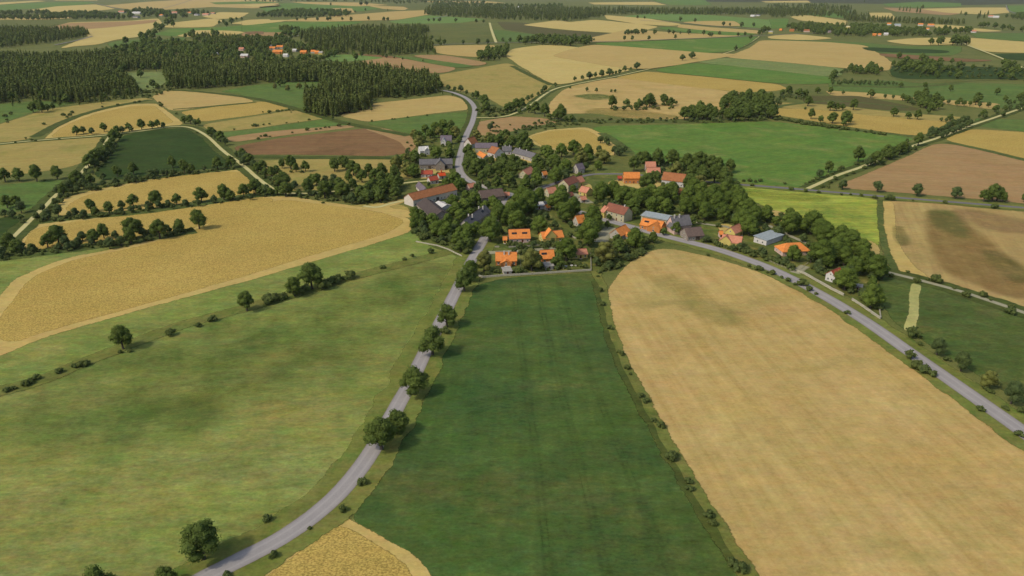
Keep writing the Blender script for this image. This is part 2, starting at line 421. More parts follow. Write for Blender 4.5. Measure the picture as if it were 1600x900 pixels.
FLD('rbrown', 3, '1457,330 1490,338 1530,372 1600,432 1600,468 1520,440 1478,418 1462,372', fa((1500, 440), (1440, 320)), soft=8, fade=.75)
FLD('olive', 4, '1545,394 1560,396 1600,428 1600,444 1570,424', fa((1500, 440), (1440, 320)), soft=8, fade=.45)
FLD('pink', 3, '1500,330 1560,340 1600,352 1600,362 1540,352', fa((1500, 440), (1440, 320)), soft=16, fade=.85)
FLD('mead', 5, '1070,474 1096,470 1120,482 1150,500 1140,504 1100,492', fa((1100, 700), (960, 480)), soft=12, fade=.32)
FLD('mead', 5, '1030,440 1044,436 1080,452 1074,458', fa((1100, 700), (960, 480)), soft=12, fade=.28)
FLD('mband', 2, '60,630 180,585 300,545 470,500 600,456 690,420 690,440 640,500 560,548 440,580 300,615 200,650 60,668', fa((0, 700), (600, 600)), soft=34, fade=.4)
FLD('mband', 3, '250,640 300,625 320,650 290,676 260,668', soft=16, fade=.35)
FLD('ygreen', 3, '1160,300 1230,303 1290,309 1280,314 1200,308', 0.0, soft=8, fade=.85)
FLD('otan', 3, '1062,184 1000,184 920,178 935,170 1000,174', 0.1, soft=14, fade=.85)
FLD('mgreen', 3, '900,150 930,147 960,152 930,156', 0.1, soft=12, fade=.85)
FLD('rough', 2, '1376,432 1420,440 1500,456 1600,493 1700,530 1700,700 1630,650 1600,628 1560,603 1500,566 1440,528 1400,505 1380,470', fa((1400, 500), (1600, 560)))
FLD('straw', 4, '1424,443 1438,444 1435,465 1432,490 1428,516 1420,518 1413,514 1419,495 1423,470', 1.4, soft=1.2)
FLD('mgreen', 2, '1340,70 1400,73 1500,72 1500,82 1480,88 1400,86 1360,80')
FLD('dgreen', 3, '1345,74 1400,76 1480,79 1480,84 1400,83 1360,80')
FLD('fgold', 3, '1386,64 1430,60 1490,59 1490,70 1430,71 1396,67')
FLD('fgold', 3, '1508,59 1600,66 1680,68 1680,84 1600,83 1545,82 1515,71')
FLD('mgreen', 2, '1515,52 1600,52 1680,54 1680,66 1600,65 1530,60')
FLD('dgreen', 2, '1550,85 1600,84 1680,85 1680,96 1600,95 1570,92')
FLD('brown', 3, '1372,84 1420,86 1500,92 1560,95 1500,97 1420,92 1376,88')
FLD('dgreen', 2, '1392,112 1400,100 1560,106 1680,110 1680,124 1480,124 1400,124')
FLD('fgreen', 2, '1380,6 1440,3 1500,5 1500,10 1440,12 1390,10')
FLD('fgold', 3, '1438,14 1520,12 1572,12 1575,20 1540,23 1480,20')
FLD('pink', 2, '1380,12 1438,14 1500,21 1480,24 1400,18')
FLD('fgreen', 3, '1576,9 1680,8 1680,20 1600,20 1580,19')
FLD('fgold', 3, '1516,44 1570,49 1530,50')
FLD('fgold', 3, '1460,38 1510,42 1500,46 1465,44')
FLD('fgold', 3, '1235,26 1260,24 1290,28 1322,33 1320,40 1290,36 1250,32')
FLD('fgreen', 2, '1255,18 1330,17 1320,28 1290,27 1258,22')
FLD('fgold', 2, '1360,20 1390,20 1400,32 1366,32')
FLD('fgreen', 2, '1200,30 1232,29 1225,44 1200,45')
FLD('moor', 1, '1100,-9 1700,-9 1700,4 1500,8 1380,6 1250,4 1100,3')
FLD('fgold', 2, '1190,2 1260,1 1265,4 1200,4')
# ---- far left
FLD('fgold', 2, '-60,9 0,4 60,1 70,2 0,7 -60,12')
FLD('fgreen', 2, '-60,14 0,8 60,4 140,3 150,5 80,12 0,16 -60,20')
FLD('fgold', 3, '46,16 90,10 148,7 178,14 130,19 90,19')
FLD('ftan', 2, '70,-4 160,-5 150,1 90,1')
FLD('ftan', 2, '162,9 230,3 300,-1 420,-4 440,10 400,13 330,11 260,15 225,17 190,13')
FLD('fgreen', 3, '330,4 400,2 440,4 400,6 340,7')
FLD('fgold', 2, '-60,26 60,24 115,25 110,29 60,31 -60,31')
FLD('fgold', 2, '64,48 110,35 200,33 246,29 252,36 240,42 215,58 180,62 150,70 110,73 96,76 140,57 132,48')
FLD('pink', 3, '70,45 110,36 200,34 246,31 236,36 160,44 130,46')
FLD('olive', 2, '-60,34 80,33 110,34 70,42 -60,46')
FLD('mgreen', 2, '168,68 200,62 245,64 290,58 270,74 220,78 180,76')
FLD('fgold', 2, '256,43 275,35 330,29 348,32 330,42 300,43')
FLD('fgold', 2, '318,26 345,19 388,20 374,28 340,30')
FLD('fgold', 2, '362,37 390,31 420,30 420,36 375,38')
FLD('fgold', 2, '276,57 310,47 350,48 382,50 364,56 320,58')
FLD('fgreen', 1, '240,54 270,45 330,43 410,38 410,48 340,50 300,48 278,57')
FLD('brown', 3, '384,50 410,49 410,54 390,54')
FLD('fgreen', 2, '400,9 450,5 540,6 600,13 560,18 500,17 420,19')
FLD('ftan', 2, '455,3 560,4 606,8 560,10 480,6')
FLD('fgold', 2, '380,8 420,6 436,8 400,11')
FLD('ftan', 2, '520,13 548,13 552,20 530,18')
FLD('ftan', 2, '575,9 640,11 630,16 600,14')
FLD('olive', 2, '620,7 760,5 800,9 700,13 640,13')
FLD('ftan', 2, '655,2 760,2 790,5 700,5')
FLD('fgold', 2, '920,4 1020,3 1040,8 930,7')
FLD('fgreen', 2, '1020,0 1100,0 1110,8 1050,8')
FLD('mgreen', 2, '440,-9 640,-9 620,-1 460,0')
TRK = field_mat('wheel_track', (44, 58, 28), (52, 64, 32), 0, .3, .1, None, 1 / 8., .1, .14)
for a, b_, c_ in (((838, 440), (898, 690), (958, 940)), ((802, 440), (836, 690), (862, 940)), ((872, 438), (962, 690), (1066, 940))):
    for d in (-.95, .95):
        line = [G(*q) + Vector((d, 0, 0)) for q in (a, ((a[0] + b_[0]) / 2 - 3, (a[1] + b_[1]) / 2), b_, c_)]
        strip('wheel_track', line, .3, TRK, .15 + .0007 * (d + a[0] % 9), 1.0, 5, .5)
# village ground
FLD('garden', 1, '655,305 648,262 665,225 690,208 760,216 850,240 930,258 980,256 1050,258 1120,272 1160,300 1230,335 1300,372 1370,400 1390,440 1360,480 1290,440 1200,398 1100,372 1035,362 1010,392 960,416 925,424 750,432 735,420 725,402 660,378 645,345')
for s in ('736,402 800,388 930,380 960,372 965,350 935,346 930,300', ): pass
FLD('pale', 4, '694,306 712,304 718,316 708,318', soft=2)
FLD('pale', 4, '655,272 672,264 706,264 708,270 676,270 662,283', soft=2)
FLD('pale', 4, '806,250 822,246 846,254 850,262 838,260 826,252 812,258', soft=2)
FLD('pale', 4, '955,282 1000,280 1035,284 1030,292 1000,296 980,290 950,290', soft=2)
FLD('pale', 4, '742,238 780,240 786,250 760,252', soft=2)
FLD('pale', 4, '1122,352 1140,350 1152,362 1132,366', soft=2)
FLD('pale', 4, '560,326 590,320 634,310 632,316 600,324 640,330 646,342 600,332', soft=2)
FLD('pale', 4, '896,288 920,286 925,300 905,296', soft=2)
FLD('pale', 4, '700,318 716,330 724,360 712,368 718,345', soft=2)
# ------------------------------------------------------------------ roads
def road_mat(name, c1, c2, edgec, wear):
    b = NB(name); pos = b.n('NewGeometry').outputs['Position']
    n1 = b.ramp(b.noise(pos, .12, 4, .7), .3, .7); n2 = b.ramp(b.noise(pos, 2.5, 3, .7), .3, .7)
    col = b.mix(n1, A(*c1), A(*c2))
    ac = b.n('Attribute', attribute_name='across').outputs['Fac']
    # worn wheel tracks and dirty edges
    col = b.mix(b.math('MULTIPLY', b.ramp(ac, .8, 1.05), .7), col, A(*edgec))
    if wear:
        tr = b.math('SUBTRACT', 1.0, b.math('MULTIPLY', b.math('ABSOLUTE', b.math('SUBTRACT', ac, .45)), 5.0), clamp=True)
        col = b.mix(b.math('MULTIPLY', tr, wear), col, A(*[min(255, v + 14) for v in c1]))
    col = b.mix(1.0, col, _grey(b, b.gain(n2, .07)), 'MULTIPLY')
    b.l(col, b.b.inputs['Base Color'])
    at = b.n('Attribute', attribute_name='edge').outputs['Fac']
    al = b.math('ADD', at, b.math('MULTIPLY', b.math('SUBTRACT', b.noise(pos, .6, 3, .7), .5), 1.1))
    b.l(b.math('MAXIMUM', b.ramp(al, .4, .6), b.math('GREATER_THAN', at, .995)), b.b.inputs['Alpha'])
    return b.m
ASPH = road_mat('asphalt', (158, 148, 145), (146, 137, 136), (126, 114, 104), .5)
ASPD = road_mat('asphalt_dark', (120, 112, 114), (108, 102, 104), (104, 98, 84), .4)
DIRT = road_mat('dirt_track', (196, 184, 134), (184, 168, 112), (160, 152, 96), .0)
GREY = road_mat('gravel', (158, 150, 126), (146, 138, 112), (120, 116, 84), .3)
VERGE = field_mat('verge', (104, 112, 50), (120, 116, 62), 0, .4, .16, (84, 104, 44), 1 / 9.)
DRYV = field_mat('dry_verge', (118, 114, 60), (100, 106, 50), 0, .4, .18, (82, 98, 44), 1 / 6.)
HEDGE = field_mat('hedge_floor', (70, 84, 42), (96, 100, 52), 0, .4, .2, (112, 106, 60), 1 / 5.)
DMRG = field_mat('ditch', (66, 74, 36), (86, 92, 44), 0, .4, .15, None, 1 / 8.)
rA = P('250,945 320,903 372,877 430,848 482,814 527,775 560,737 590,692 614,647 638,605 656,568 672,535 690,500 710,460 734,412 754,378 770,352 778,328 786,312 796,304')
rB = P('600,141 660,139 691,141 710,145 731,154 743,168 739,190 728,212 720,240 716,258 720,272 734,284 762,294 790,302 814,308')
rE = P('790,302 814,308 850,317 893,328 935,341 980,353 1022,365 1070,377 1118,389 1160,403 1200,418 1240,437 1300,470 1360,507 1420,550 1480,592 1540,634 1600,676 1680,735')
rC = P('814,308 840,297 880,282 912,275 930,272 975,272 1030,276 1060,280 1130,287 1200,292 1260,297 1400,309 1500,317 1600,325 1700,333')
strip('verge', rA, 17, VERGE, .21, 2.2, 6, 2); strip('verge', rE[4:], 16, VERGE, .212, 2.2, 6, 2); strip('verge', rC[4:], 12, VERGE, .214, 2, 6, 2)
strip('verge', rB[2:], 15, DMRG, .216, 2, 6, 2)
strip('road', rA, 6.2, ASPH, .26, .35, 4, .15); strip('road', rE, 7.4, ASPH, .27, .35, 4, .1)
strip('road', rB, 6.4, ASPH, .28, .35, 4, .1); strip('road', rC, 4.6, ASPD, .25, .35, 4, .1)
tA = P('-60,231 60,219 150,213 230,204 272,197 300,199 325,213 350,238 380,258 405,281 425,295 436,302 480,303 540,298 580,292 625,287 660,283 700,282')
tE = P('172,212 160,232 138,258 112,286 88,304 72,322 55,337 25,367 0,390 -50,430')
tF = P('740,184 775,184 800,180 830,164 850,148 868,138 900,131 960,120 1000,111 1060,98 1120,87 1150,78 1172,67 1186,57')
tG = P('1262,295 1310,273 1345,262 1400,238 1432,226 1465,216 1520,195 1545,187 1600,168 1680,145')
tH = P('1380,424 1440,439 1500,455 1560,475 1600,489 1700,525')
tI = P('1505,68 1515,73 1540,82 1565,92 1583,100 1600,108')
tJ = P('765,36 768,48 775,67')
for t, wd, m in ((tA, 3.2, DIRT), (tE, 3.0, DIRT), (tF, 3.6, DIRT), (tG, 3.6, DIRT), (tH, 3.4, GREY)):
    strip('verge', t, 13, DMRG, .215 + .001 * wd, 2, 8, 2)
    strip('track', t, wd, m, .24 + .002 * wd, .5, 5, .3)
strip('track', tI, 5, DIRT, 1.5, 1.5, 20, .5); strip('track', tJ, 6, DIRT, 1.5, 3, 20, 1)
strip('track', P('636,313 610,318 590,325 568,322'), 3, DIRT, .23, .8); strip('track', P('700,282 716,268'), 3, DIRT, .23, .6)
FROAD = road_mat('far_road', (134, 128, 128), (124, 118, 120), (120, 110, 90), 0)
for s, z in (('610,33 672,31 720,20 800,12', .6), ('676,71 780,67 900,67 1000,64 1100,60 1190,56 1262,53 1300,51', .6),
          ('1000,32 1060,36 1140,43 1196,47', .62), ('140,3 165,9 190,16 240,15 262,12 300,0', .62),
          ('400,82 416,78 440,60 470,56 488,53', .5), ('270,17 350,17 400,18', .6), ('86,71 120,64 145,57', .5),
          ('1500,8 1575,8 1600,8', .62), ('1572,8 1574,17 1590,22', .62), ('1400,51 1520,50 1600,51 1680,52', .6),
          ('1180,12 1150,20 1130,22', .6)):
    strip('far_road', P(s), 6 if z > .55 else 5, FROAD, z + 1, 2, 25, .3)
strip('lane', P('748,396 770,395 800,394 840,391 880,386'), 4.6, GREY, .245, .8)
strip('lane', P('772,346 780,330 790,312'), 3.4, GREY, .246, .5)
strip('lane', P('1010,338 1050,340 1080,346 1110,352 1135,354 1150,362'), 3, GREY, .247, .6)
strip('lane', P('1200,352 1240,372 1290,392 1320,408 1344,420 1385,425'), 3, GREY, .248, .6)
strip('paved_yard', P('936,379 944,366 958,356'), 9, GREY, .244, 1.5)
strip('paved_yard', P('893,302 908,310 922,318'), 6, GREY, .243, 1.5)
strip('paved_yard', P('1241,427 1250,421 1258,416'), 5, GREY, .242, 1)
# margins between fields
_mg = []
def MG(s, wd=6, m=DMRG, z=.13):
    _mg.append(1); strip('grass_margin', P(s), wd, m, .19 + .0006 * len(_mg), 2.4, 6, 1.2)
MG('0,612 60,597 180,546 290,506 380,483 470,457 560,430 640,410 700,394', 7, DRYV)
MG('932,424 941,450 946,490 956,524 972,563 993,601 1018,650 1044,696 1072,745 1100,792 1130,839 1158,882 1200,950', 3.2, DRYV)
MG('930,440 943,490 952,532 969,572 989,610 1012,655 1037,702 1065,748 1093,795 1122,840 1149,880', 1.5, DMRG)
MG('62,346 110,340 150,337 225,331 320,317 400,305 436,303', 12, HEDGE, .16)
MG('0,402 60,396 110,389 172,381 240,371 305,360', 12, HEDGE, .16)
MG('150,287 200,283 250,276 330,267 372,263', 11, HEDGE, .16)
MG('55,214 90,194 125,180 175,166 236,156', 9)
MG('800,103 835,121 862,133', 9); MG('366,245 460,246 640,247', 10, DMRG)
MG('270,171 338,166 400,160', 5); MG('262,141 300,142 400,153 466,171 520,188 560,197 640,212', 9)
MG('860,187 930,190 1060,190 1200,187', 16, HEDGE, .14); MG('1205,184 1300,200 1426,213', 9, HEDGE)
MG('1375,312 1376,350 1384,395 1400,425', 1.6, HEDGE, .15); MG('1480,222 1545,236 1600,250 1680,268', 7, HEDGE)
MG('1200,178 1210,166 1300,156 1420,168', 8, HEDGE); MG('1300,134 1420,137 1500,130', 14, HEDGE)
MG('780,215 830,200 870,196', 12, HEDGE); MG('940,208 966,224 985,240', 8, HEDGE)
FLD('olive', 2, '1380,106 1480,104 1600,112 1680,116 1680,128 1560,124 1440,132 1400,124')
# ------------------------------------------------------------------ houses
ROOFC = {'orange': ((228, 142, 78), (212, 126, 64)), 'pink': ((204, 138, 112), (190, 124, 98)), 'dred': ((146, 92, 74), (132, 84, 70)),
         'rust': ((170, 110, 74), (150, 96, 64)), 'grey': ((118, 112, 114), (104, 98, 102)), 'dark': ((92, 80, 76), (78, 68, 66)),
         'brown': ((116, 96, 88), (100, 84, 78)), 'white': ((214, 206, 202), (196, 188, 184)), 'blue': ((160, 164, 166), (146, 150, 154)),
         'red': ((178, 84, 64), (160, 76, 60)), 'violet': ((122, 108, 116), (108, 96, 104)), 'vred': ((214, 84, 44), (196, 76, 42)),
         'slab': ((168, 158, 150), (152, 144, 136))}
WALLC = {'cream': (196, 182, 150), 'white': (214, 204, 200), 'yellow': (214, 190, 112), 'orange': (206, 132, 76), 'stone': (150, 136, 126),
         'pale': (188, 176, 164), 'pink': (214, 178, 166), 'dirty': (210, 196, 186), 'dark': (118, 104, 98)}
def roof_mat(c): return plain_mat('roof_tiles_' + c, ROOFC[c][0], .8, .16, .6, tuple(int(v * .94) for v in ROOFC[c][1]), 1.1)
def wall_mat(c):
    k = WALLC[c]; return plain_mat('render_' + c, k, .85, .07, .4, tuple(int(v * .9) for v in k))
GLASS = plain_mat('window_glass', (44, 46, 52), .15, .05)
FRAME = plain_mat('window_frame', (206, 200, 192), .6, .04)
DOORM = plain_mat('door_wood', (104, 62, 44), .6, .1)
CHIM = plain_mat('chimney_plaster', (204, 192, 184), .85, .1)
BARN = plain_mat('barn_door_wood', (84, 70, 62), .8, .15)

class MB:
    def __init__(s): s.v = []; s.f = []; s.mi = []
    def box(s, x0, y0, z0, x1, y1, z1, mi=0):
        b = len(s.v); s.v += [(x, y, z) for z in (z0, z1) for x, y in ((x0, y0), (x1, y0), (x1, y1), (x0, y1))]
        s.f += [tuple(b + i for i in q) for q in ((3, 2, 1, 0), (4, 5, 6, 7), (0, 1, 5, 4), (1, 2, 6, 5), (2, 3, 7, 6), (3, 0, 4, 7))]; s.mi += [mi] * 6
    def poly(s, pts, faces, mi=0):
        b = len(s.v); s.v += pts; s.f += [tuple(b + i for i in q) for q in faces]; s.mi += [mi] * len(faces)
    def build(s, name, mats, parent=None):
        me = bpy.data.meshes.new(name); me.from_pydata(s.v, [], s.f)
        for m in (mats if isinstance(mats, (list, tuple)) else [mats]): me.materials.append(m)
        me.polygons.foreach_set('material_index', s.mi)
        return link(name, me, parent)

def gable_body(mb, x0, x1, W, hw, hr, axis='x', y0=0):
    """walls with two gables; the ridge runs along x (axis x) or along y"""
    a = W / 2 - .02
    if axis == 'x':
        v = [(x0, -a, 0), (x0, a, 0), (x0, a, hw), (x0, 0, hw + hr * a / (W / 2)), (x0, -a, hw)]
        v += [(x1,) + p[1:] for p in v]
    else:
        v = [(-a, x0, 0), (a, x0, 0), (a, x0, hw), (0, x0, hw + hr * a / (W / 2)), (-a, x0, hw)]
        v += [(p[0], x1, p[2]) for p in v]
    mb.poly(v, [(0, 1, 2, 3, 4), (9, 8, 7, 6, 5), (0, 5, 6, 1), (1, 6, 7, 2), (2, 7, 8, 3), (3, 8, 9, 4), (4, 9, 5, 0)])
def gable_roof(mb, x0, x1, W, hw, hr, axis='x', oh=.45, th=.22, hip=0.0):
    """two roof slabs of real thickness with overhang"""
    sl = hr / (W / 2); a = W / 2 + oh; e0, e1 = x0 - oh * .7, x1 + oh * .7
    zt = hw + hr + .10; zb = hw - oh * sl + .10
    r0, r1 = e0 + hip, e1 - hip
    for sgn in (-1, 1):
        top = [(e0, sgn * a, zb), (e1, sgn * a, zb), (r1, sgn * .0, zt), (r0, sgn * .0, zt)]
        v = [p for p in top] + [(p[0], p[1], p[2] + th) for p in top]
        f = [(0, 1, 2, 3), (7, 6, 5, 4), (0, 4, 5, 1), (1, 5, 6, 2), (3, 7, 4, 0)]
        if axis == 'y': v = [(-q[1], q[0], q[2]) for q in v]
        mb.poly(v, f)
    if hip:
        for e, r in ((e0, r0), (e1, r1)):
            top = [(e, -a, zb), (e, a, zb), (r, 0, zt)]
            v = top + [(p[0], p[1], p[2] + th) for p in top]
            if axis == 'y': v = [(-q[1], q[0], q[2]) for q in v]
            mb.poly(v, [(0, 1, 2), (5, 4, 3), (0, 3, 4, 1)])
def window(parent, x, y, z, wx, wz, face, mesh_cache={}):
    """a framed window standing 3 cm proud of the wall; face is the outward normal"""
    k = (round(wx, 2), round(wz, 2))
    if k not in mesh_cache:
        f = MB(); t = .09
        f.box(-wx / 2, -.05, -wz / 2, wx / 2, .02, -wz / 2 + t); f.box(-wx / 2, -.05, wz / 2 - t, wx / 2, .02, wz / 2)
        f.box(-wx / 2, -.05, -wz / 2 + t, -wx / 2 + t, .02, wz / 2 - t); f.box(wx / 2 - t, -.05, -wz / 2 + t, wx / 2, .02, wz / 2 - t)
        f.box(-.03, -.045, -wz / 2 + t, .03, .02, wz / 2 - t)
        p = MB(); p.box(-wx / 2 + t, -.02, -wz / 2 + t, -.03, .01, wz / 2 - t); p.box(.03, -.02, -wz / 2 + t, wx / 2 - t, .01, wz / 2 - t)
        s = MB(); s.box(-wx / 2 - .08, -.14, -wz / 2 - .08, wx / 2 + .08, .0, -wz / 2)
        fo, po, so_ = f.build('window', FRAME), p.build('pane', GLASS), s.build('sill', FRAME)
        mesh_cache[k] = (fo.data, po.data, so_.data)
        for o in (fo, po, so_): bpy.data.objects.remove(o)
    a, b, c = mesh_cache[k]
    o = link('window', a, parent); o.location = (x, y, z)
    o.rotation_euler = (0, 0, {'-y': 0, '+y': math.pi, '+x': math.pi / 2, '-x': -math.pi / 2}[face])
    link('pane', b, o); link('sill', c, o)
    return o
HOUSES = []
def house(name, label, cat, p1, p2, W, hw, hr, roof, wall, short=None, wins=3, storeys=1, chim=(), wing=None, hip=0, group=None,
          door=True, barn=False, mono=False, sky_=0, near=True, bands=0):
    a, b = G(*p1), G(*p2); c = (a + b) / 2; L = (b - a).length; ang = math.atan2((b - a).y, (b - a).x)
    if abs(ang) > math.pi / 2: ang -= math.copysign(math.pi, ang)
    if ang > R(75) : ang -= math.pi
    c = c + Vector((math.sin(ang), -math.cos(ang), 0)) * 0
    r = empty(name, (c.x, c.y, 0), ang); tag(r, label, cat, group)
    x0, x1 = -L / 2, L / 2
    m = MB()
    if mono: m.box(x0, -W / 2, 0, x1, W / 2, hw)
    else: gable_body(m, x0 + .01, x1 - .01, W, hw, hr) if not hip else m.box(x0, -W / 2 + .02, 0, x1, W / 2 - .02, hw + .05)
    wl = m.build('wall', wall_mat(wall), r)
    rf = MB()
    if mono:
        v = [(x0 - .5, -W / 2 - .5, hw + .02), (x1 + .5, -W / 2 - .5, hw + .02), (x1 + .5, W / 2 + .5, hw + .02 + hr), (x0 - .5, W / 2 + .5, hw + .02 + hr)]
        v += [(p[0], p[1], p[2] + .25) for p in v]
        rf.poly(v, [(3, 2, 1, 0), (4, 5, 6, 7), (0, 1, 5, 4), (1, 2, 6, 5), (2, 3, 7, 6), (3, 0, 4, 7)])
        if bands:
            for i in range(1, bands):
                xx = x0 + L * i / bands
                rf.box(xx - .15, -W / 2 - .4, hw + .28 + hr * .02, xx + .15, -W / 2 + .2, hw + .4)
    else: gable_roof(rf, x0, x1, W, hw, hr, hip=hip)
    ro = rf.build('roof', roof_mat(roof), r)
    if near and not mono:
        rc = MB()
        if not hip: rc.box(x0 - .3, -.16, hw + hr + .25, x1 + .3, .16, hw + hr + .44); rc.build('ridge_cap', roof_mat('dred' if roof in ('orange', 'pink', 'red', 'vred', 'rust') else 'dark'), ro)
    for fx, fy in chim:
        cm = MB(); zx = x0 + L * fx; zy = fy * W / 2; zb = hw + hr * (1 - abs(fy)) - .3
        cm.box(zx - .38, zy - .32, zb, zx + .38, zy + .32, hw + hr + 1.1); cm.box(zx - .46, zy - .4, hw + hr + 1.1, zx + .46, zy + .4, hw + hr + 1.28)
        cm.build('chimney', CHIM, ro)
    for i in range(sky_):
        xx = x0 + L * (.25 + .5 * i / max(1, sky_ - 1)); sl = hr / (W / 2); yy = -W * .24; zz = hw + (W / 2 + yy) * sl + .34
        s = MB(); n = 1.0
        v = [(xx - 1.6, yy - .5, zz - .5 * sl), (xx + 1.6, yy - .5, zz - .5 * sl), (xx + 1.6, yy + .5, zz + .5 * sl), (xx - 1.6, yy + .5, zz + .5 * sl)]
        v += [(q[0], q[1], q[2] + .12) for q in v]
        s.poly(v, [(3, 2, 1, 0), (4, 5, 6, 7), (0, 1, 5, 4), (1, 2, 6, 5), (2, 3, 7, 6), (3, 0, 4, 7)]); s.build('skylight', GLASS, ro)
    if near:
        for s_ in range(storeys):
            z = 1.5 + 2.7 * s_
            if z + .8 > hw: break
            for i in range(wins):
                x = x0 + L * (i + .5) / wins
                if s_ == 0 and door and not barn and i == wins // 2: continue
                window(r, x, -W / 2 - .0, z, 1.1, 1.3, '-y')
        fx, fc = ((x0, '-x') if c.x > 0 else (x1, '+x'))
        if hw > 2.4: window(r, fx, W * .2, 1.5, 1.0, 1.2, fc); window(r, fx, -W * .2, 1.5, 1.0, 1.2, fc)
        if not mono and not hip and hr > 2.2: window(r, fx, 0, hw + hr * .22, .9, .9, fc)
        if barn:
            k = max(1, int(L / 12))
            for i in range(k):
                x = x0 + L * (i + .5) / k + L / wins / 2 * (1 if wins else 0); x = min(x, x1 - 2)
                d = MB(); d.box(x - 1.3, -W / 2 - .07, 0, x + 1.3, -W / 2 - .01, min(2.9, hw - .3)); d.build('barn_door', BARN, r)
        elif door:
            d = MB(); x = x0 + L * (wins // 2 + .5) / max(1, wins)
            d.box(x - .5, -W / 2 - .06, 0, x + .5, -W / 2 + .02, 2.1); dd = d.build('door', DOORM, r)
            h = MB(); h.box(x + .3, -W / 2 - .11, 1.0, x + .42, -W / 2 - .062, 1.08); h.build('handle', FRAME, dd)
            st = MB(); st.box(x - .8, -W / 2 - .9, -.02, x + .8, -W / 2 - .07, .16); st.build('doorstep', CHIM, r)
    if wing:
        fx, wl_, ww, whw, whr, wroof, wwall = wing
        wx = x0 + L * fx
        we = MB(); gable_body(we, -W / 2 - wl_, 0, ww, whw, whr, 'y'); we.v = [(q[0] + wx, q[1], q[2]) for q in we.v]
        wo = we.build('wing', wall_mat(wwall), r)
        wr = MB(); gable_roof(wr, -W / 2 - wl_, 0, ww, whw, whr, 'y'); wr.v = [(q[0] + wx, q[1], q[2] + .015) for q in wr.v]
        wr.build('roof', roof_mat(wroof), wo)
        if near and wl_ > 1:
            window(r, wx, -W / 2 - wl_, min(whw - 1, 1.5), 1.2, 1.3, '-y')
            window(r, wx, -W / 2 - wl_, whw + whr * .2, .8, .8, '-y')
    # picture box for keeping trees from hiding the house
    cs = [r.matrix_basis @ Vector((x, y, z)) for x in (x0, x1) for y in (-W / 2, W / 2) for z in (0, hw + (hr if abs(y) < .1 else hr * .6))]
    q = [PX(v) for v in cs]
    HOUSES.append(dict(box=(min(a[0] for a in q), min(a[1] for a in q), max(a[0] for a in q), max(a[1] for a in q)), short=short, c=c, L=L, W=W, ang=ang))
    return r
HO = house
HO('house', 'low bungalow with bright orange roof and orange porch behind the stone field wall', 'house', (775, 411), (807, 411), 8.5, 3.0, 3.6, 'orange', 'orange', 'the orange bungalow by the field wall', 4, wing=(.5, 2.4, 6, 2.2, 1.6, 'orange', 'orange'), chim=((.4, -.3), (.62, -.3)))
HO('house', 'square orange roofed house between the willow and the chestnut hedge, shed in front', 'house', (844, 408), (864, 407), 8.5, 3.0, 3.6, 'orange', 'orange', 'the square orange house', 2, sky_=1)
HO('bungalow', 'low yellow bungalow with pinkish roof in the walled corner garden', 'house', (887, 402), (915, 400), 7.5, 2.6, 2.0, 'pink', 'yellow', 'the yellow bungalow', 4)
HO('house', 'wide orange roofed house with two dark skylights along the back lane', 'house', (795, 376), (827, 375), 10, 3.0, 4.2, 'orange', 'pink', 'the orange house with skylights', 4, sky_=2)
HO('shed', 'small orange shed beside the house with two skylights', 'shed', (786, 379), (792, 379), 4, 2.4, 1.6, 'orange', 'yellow', None, 0, door=True)
HO('house', 'orange roofed house with a raised cross gable behind the back lane', 'house', (845, 377), (877, 374), 8.5, 3.0, 3.0, 'orange', 'yellow', 'the cross gabled orange house', 3, wing=(.38, .4, 7, 4.4, 4.0, 'orange', 'yellow'))
HO('house', 'orange house almost hidden by trees beside the village crossroads', 'house', (899, 353), (911, 351), 7, 3.0, 4, 'orange', 'pale', 'the hidden orange house', 2)
HO('house', 'orange roofed house at the top corner of the wheat field, gable to the road', 'house', (961, 374), (976, 367), 8, 3.2, 3.6, 'orange', 'pale', 'the orange corner house', 2, wing=(.6, 2.5, 4, 2.2, 1.6, 'orange', 'pale'))
HO('town_house', 'two storey cream house with long reddish roof beside the main road', 'house', (951, 338), (981, 346), 9.5, 5.8, 4.0, 'dred', 'cream', 'the big cream house', 4, 2, chim=((.8, 0),))
HO('annex', 'small yellow annex with pink roof leaning on the big cream house', 'annex', (944, 338), (950, 340), 8, 4.4, 3.2, 'pink', 'yellow', None, 1)
HO('hall', 'long flat hall with blue grey roof and cream walls behind the orange roofs', 'hall', (1005, 344), (1047, 352), 7.5, 4.2, 1.2, 'blue', 'cream', 'the blue roofed hall', 8, mono=True, bands=8)
HO('house', 'rambling orange roofed house with cross wing in front of the blue roofed hall', 'house', (1004, 355), (1036, 361), 9, 3.0, 3.4, 'orange', 'orange', 'the rambling orange house', 4, wing=(.72, 2.2, 9, 3.0, 3.2, 'orange', 'orange'), sky_=2)
HO('farmhouse', 'dark slate roofed house with steep gables and two pale chimneys by the main road', 'house', (1046, 360), (1074, 357), 9, 4.2, 5.2, 'grey', 'pink', 'the slate roofed house', 3, chim=((.18, -.2), (.45, -.2)), wing=(.08, 5, 6, 3.4, 3.4, 'grey', 'pink'))
HO('barn', 'squat stone barn with wide dark brown roof by the main road', 'barn', (1068, 373), (1093, 371), 11, 3.2, 3.8, 'brown', 'stone', 'the squat stone barn', 4, barn=True)
HO('house', 'yellow L shaped house with pink tiled roof beside the main road', 'house', (1128, 381), (1158, 385), 7.5, 3.0, 3.2, 'pink', 'yellow', 'the yellow L shaped house', 4, wing=(.2, .5, 7, 3.4, 3.2, 'pink', 'yellow'))
HO('annex', 'steep pink roofed back wing behind the yellow L shaped house', 'annex', (1140, 371), (1153, 365), 7, 3.4, 3.2, 'pink', 'yellow', None, 2)
